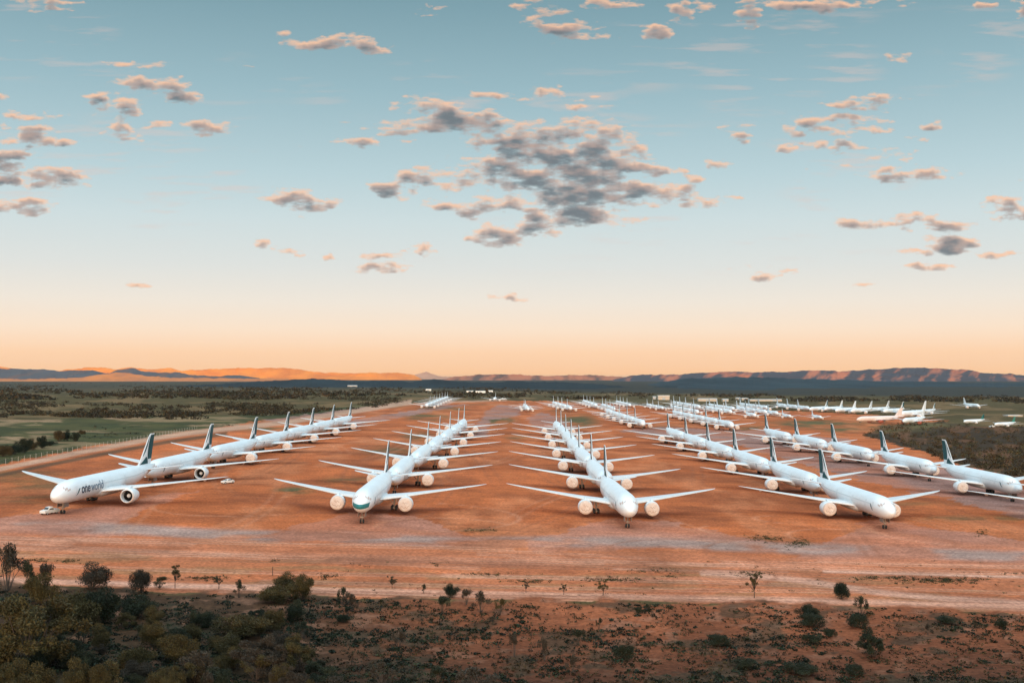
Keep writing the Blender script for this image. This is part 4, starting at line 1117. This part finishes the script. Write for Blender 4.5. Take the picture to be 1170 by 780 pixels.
cr.elements[0].position = 0; cr.elements[0].color = (*s2l(stops[0][1]), 1); cr.elements[1].position = 1; cr.elements[1].color = (*s2l(stops[-1][1]), 1)
for e, c in stops[1:-1]:
    q = cr.elements.new(sp(e)); q.color = (*s2l(c), 1)
nish = nt.nodes.new('ShaderNodeTexSky'); nish.sky_type = 'NISHITA'; nish.sun_disc = False; nish.sun_elevation = SUN_EL; nish.sun_rotation = SUN_AZ; nish.dust_density = 1.5
# the Nishita sky supplies the bright sunset half behind the camera, the measured dusk gradient the half in front
back = math_('MULTIPLY_ADD', sx.outputs[1], -1.0)
front = nt.nodes.new('ShaderNodeMapRange'); front.inputs[1].default_value = .55; front.inputs[2].default_value = -.5; front.inputs[3].default_value = 0; front.inputs[4].default_value = 1
nt.links.new(sx.outputs[1], front.inputs[0])
nsc = nt.nodes.new('ShaderNodeVectorMath'); nsc.operation = 'SCALE'; nt.links.new(nish.outputs[0], nsc.inputs[0]); nsc.inputs['Scale'].default_value = .12
add = nt.nodes.new('ShaderNodeVectorMath'); add.operation = 'MULTIPLY_ADD'
cmb = nt.nodes.new('ShaderNodeCombineXYZ')
for i in range(3): nt.links.new(front.outputs[0], cmb.inputs[i])
nt.links.new(nsc.outputs[0], add.inputs[0]); nt.links.new(cmb.outputs[0], add.inputs[1]); 
boost = nt.nodes.new('ShaderNodeMapRange'); boost.inputs[1].default_value = .36; boost.inputs[2].default_value = .75; boost.inputs[3].default_value = 1.0; boost.inputs[4].default_value = 3.0  # added fill: unseen overhead sky raised to brighten ground and aircraft
nt.links.new(sx.outputs[2], boost.inputs[0])
rb = nt.nodes.new('ShaderNodeVectorMath'); rb.operation = 'SCALE'; nt.links.new(ramp.outputs[0], rb.inputs[0]); nt.links.new(boost.outputs[0], rb.inputs['Scale'])
nt.links.new(rb.outputs[0], add.inputs[2])
sky = add.outputs[0]
# clouds: a procedural density field over the northern sky
CL = [(462,145,45,7,.9),(515,139,36,11,1),(491,125,34,8,.9),(552,139,22,10,.9),(407,163,18,5,.8),(618,158,52,14,1.1),(667,166,40,14,1.1),(634,180,60,16,1.1),(708,176,35,10,.9),(577,174,20,9,.9),
 (647,213,55,22,1.25),(610,213,35,14,1.1),(643,197,55,14,1.1),(733,193,33,5,.8),(684,188,30,10,1),(700,221,48,12,1.1),(663,248,50,11,1.1),(729,234,40,6,.9),(770,219,24,7,.9),(819,231,16,7,.95),(786,232,15,5,.8),
 (491,205,37,11,.95),(450,215,20,9,.85),(528,186,20,5,.7),(503,234,18,6,.9),(556,234,33,9,1),(593,228,25,8,1),(569,268,25,9,.95),(610,262,28,7,.95),(480,283,15,6,.95),(433,293,20,4,.7),
 (626,108,17,6,.8),(601,113,17,4,.8),(569,107,18,4,.5),(671,119,24,4,.5),(671,137,33,5,.5),(844,151,16,5,.65),(846,170,9,10,.4),(823,186,13,5,.8),(794,205,10,4,.6),
 (379,50,40,6,.85),(430,55,15,4,.7),(157,73,25,4,.7),(175,97,38,5,.8),(110,115,16,8,.85),(144,120,14,9,.9),(200,112,22,5,.75),(138,146,14,8,.9),(152,156,11,5,.9),(180,144,15,5,.85),(234,144,27,6,.85),
 (3,110,14,6,.9),(35,133,26,5,.8),(0,144,8,5,.8),(42,155,20,8,.95),(75,163,9,4,.8),(8,180,24,12,1.05),(8,200,18,12,1),(45,205,22,9,1),(80,198,20,9,1),(25,236,26,7,1),(0,233,12,6,.9),
 (326,225,22,6,.85),(344,235,22,7,.85),(387,232,15,6,.75),(310,282,14,4,.85),(330,287,9,3,.7),(376,292,9,3,.7),(160,328,10,3,.9),(58,4,28,7,.8),(340,168,12,3,.5),(322,42,10,4,.5),(283,74,8,3,.5),(430,308,25,5,.85),
 (495,15,14,4,.6),(615,10,25,10,.7),(650,35,30,8,.85),(690,42,14,4,.6),(745,35,16,5,.8),(775,12,12,8,.8),(800,5,10,6,.7),(695,5,25,8,.55),(855,12,14,14,.8),(860,28,8,8,.65),(900,5,30,5,.7),(950,3,50,6,.75),(985,3,20,4,.7),(1165,10,10,7,.9),(1125,3,12,4,.6),
 (1031,66,15,7,.6),(1000,115,28,8,.95),(955,121,22,3,.8),(915,123,15,3,.5),(950,137,38,5,.85),(905,151,12,5,.75),(968,147,30,6,.6),(1000,148,12,4,.8),(970,167,16,6,.85),(901,170,12,4,.6),(930,165,12,4,.6),(1024,175,26,8,.7),
 (1070,142,13,4,.7),(1045,156,14,3,.55),(1010,200,20,5,.8),(1066,197,24,6,.9),(1022,208,12,4,.7),(919,192,8,4,.65),(960,188,14,3,.6),(1010,254,45,5,.95),(1068,256,28,6,.95),(1030,248,20,4,.9),(1155,240,25,7,1),(1140,228,18,4,.8),
 (1085,280,22,7,1),(1050,285,15,3,.8),(1067,304,18,5,.7),(1135,290,22,3,.7),(865,311,18,4,.9),(900,311,12,3,.7),(980,324,16,2,.8),(590,341,22,2,.45),(1230,200,40,9,.9),(-60,150,40,9,.9),(1260,90,30,8,.8),(-90,250,30,8,.8),(500,-60,90,18,.9),(900,-50,70,14,.9),(180,-70,70,14,.9),(1200,-40,50,12,.9)]
PX0, PX1, PZ0, PZ1 = -.62, .62, 0.0, .46
IW, IH = 2480, 920
gx, gz = np.meshgrid((np.arange(IW) + .5) / IW * (PX1 - PX0) + PX0, (np.arange(IH) + .5) / IH * (PZ1 - PZ0) + PZ0)
S = F                                             # sky units: 1260 per unit tangent
qx, qz = gx * S, gz * S
wx = qx + (fbm(qx / 22 + 3, qz / 14 + 1, 5) - .5) * 26; wz = qz + (fbm(qx / 24 + 60, qz / 12 + 20, 5) - .5) * 17
env = np.full(qx.shape, -3.0); qzs = qz
ix = lambda c: int((c / S - PX0) / (PX1 - PX0) * IW); iz = lambda c: int((c / S - PZ0) / (PZ1 - PZ0) * IH)
for u, v, ru, rv, st in CL:
    ru *= 1.12; rv *= 1.1; st += .04
    a, b = ray(u, v); cx, cz = a * S, b * S; R_ = 2.6
    x0, x1 = max(0, ix(cx - ru * R_ - 20)), min(IW, ix(cx + ru * R_ + 20)); z0, z1 = max(0, iz(cz - rv * R_ - 14)), min(IH, iz(cz + rv * R_ + 14))
    if x0 >= x1 or z0 >= z1: continue
    sl = (slice(z0, z1), slice(x0, x1))
    e = st - .62 * (((wx[sl] - cx) / ru) ** 2 + ((wz[sl] - cz) / (rv * 1.05)) ** 2)
    env[sl] = np.maximum(env[sl], e)
det = fbm(qx / 24, qz / 7.5, 7, .60)
dens = np.clip(env, -3, 1.08) * .62 + (det - .50) * 2.5
dens = np.clip(dens, 0, 1.6)
alpha = 1 - np.exp(-dens * 2.3); alpha = sstep(.0, 1.0, alpha) ** 1.1 * .96
# light reaches the upper, sunward rims first; density gathered overhead greys the bases
acc = np.zeros_like(dens); a = np.zeros_like(dens)
step = 2
for k in range(1, 13):
    a = np.zeros_like(dens); a[:-k * step, :] = dens[k * step:, :]; acc += a * (1 - k / 14)
acc = acc / 12
lit = np.exp(-acc * 4.2) * (1 - .35 * np.clip(dens, 0, 1)) + .5 * (fbm(qx / 16 + 90, qz / 6 + 70, 5) - .5)
lit = np.clip(lit * 1.4, 0, 1)
cA, cB, cC = np.array(s2l((112, 120, 126))), np.array(s2l((178, 156, 148))), np.array(s2l((252, 200, 164)))
l1 = sstep(.05, .45, lit)[..., None]; l2 = sstep(.4, .95, lit)[..., None]
ccol = cA * (1 - l1) + cB * l1; ccol = ccol * (1 - l2) + cC * l2
thin = sstep(.52, .74, fbm(qx / 80 + 13, qz / 9 + 44, 6, .6)) * sstep(.42, .6, fbm(qx / 190 + 5, qz / 80 + 8, 3)) * .30 * sstep(90, 200, qz)
ccol = (ccol * alpha[..., None] + np.array(s2l((228, 198, 186))) * (thin * (1 - alpha))[..., None]) / np.maximum(alpha + thin * (1 - alpha), 1e-4)[..., None]
alpha = alpha + thin * (1 - alpha)
alpha *= sstep(.0, .03, gz)
img = bpy.data.images.new('cloud_field', IW, IH, alpha=True, float_buffer=True)
arr = np.ones((IH, IW, 4), np.float32); arr[..., :3] = ccol; arr[..., 3] = alpha
arr[0, :, 3] = 0; arr[-1, :, 3] = 0; arr[:, 0, 3] = 0; arr[:, -1, 3] = 0
img.alpha_mode = 'CHANNEL_PACKED'; img.colorspace_settings.name = 'Linear Rec.709'
img.pixels.foreach_set(arr.ravel()); img.update(); img.pack()
inv = math_('DIVIDE', 1.0, math_('MAXIMUM', sx.outputs[1], .01))
tu = math_('DIVIDE', math_('SUBTRACT', math_('MULTIPLY', sx.outputs[0], inv), PX0), PX1 - PX0)
tv = math_('DIVIDE', math_('SUBTRACT', math_('MULTIPLY', sx.outputs[2], inv), PZ0), PZ1 - PZ0)
cc = nt.nodes.new('ShaderNodeCombineXYZ'); nt.links.new(tu, cc.inputs[0]); nt.links.new(tv, cc.inputs[1])
ti = nt.nodes.new('ShaderNodeTexImage'); ti.image = img; ti.extension = 'CLIP'; ti.interpolation = 'Cubic'; nt.links.new(cc.outputs[0], ti.inputs[0])
ga = math_('MULTIPLY', ti.outputs['Alpha'], math_('GREATER_THAN', sx.outputs[1], .02))
sky = mixc(ga, sky, ti.outputs['Color'])
nt.links.new(sky, bg.inputs['Color'])
w.cycles.sampling_method = 'MANUAL'; w.cycles.sample_map_resolution = 1024

sd = bpy.data.lights.new('sun', 'SUN'); sd.energy = 2.2; sd.angle = R(.6); sd.color = (1, .70, .48)
so = bpy.data.objects.new('sun', sd); col.objects.link(so)
dirv = Vector((math.sin(SUN_AZ) * math.cos(SUN_EL), math.cos(SUN_AZ) * math.cos(SUN_EL), math.sin(SUN_EL)))   # towards the sun
so.rotation_euler = dirv.to_track_quat('Z', 'Y').to_euler(); so.location = (0, -50, 300)

vs = scene.view_settings; vs.view_transform = 'Standard'; vs.look = 'None'; vs.exposure = 0; vs.gamma = 1; vs.use_curve_mapping = False
cy = scene.cycles; cy.max_bounces = 5; cy.diffuse_bounces = 2; cy.glossy_bounces = 2; cy.volume_bounces = 0; cy.transparent_max_bounces = 4
cy.use_adaptive_sampling = True
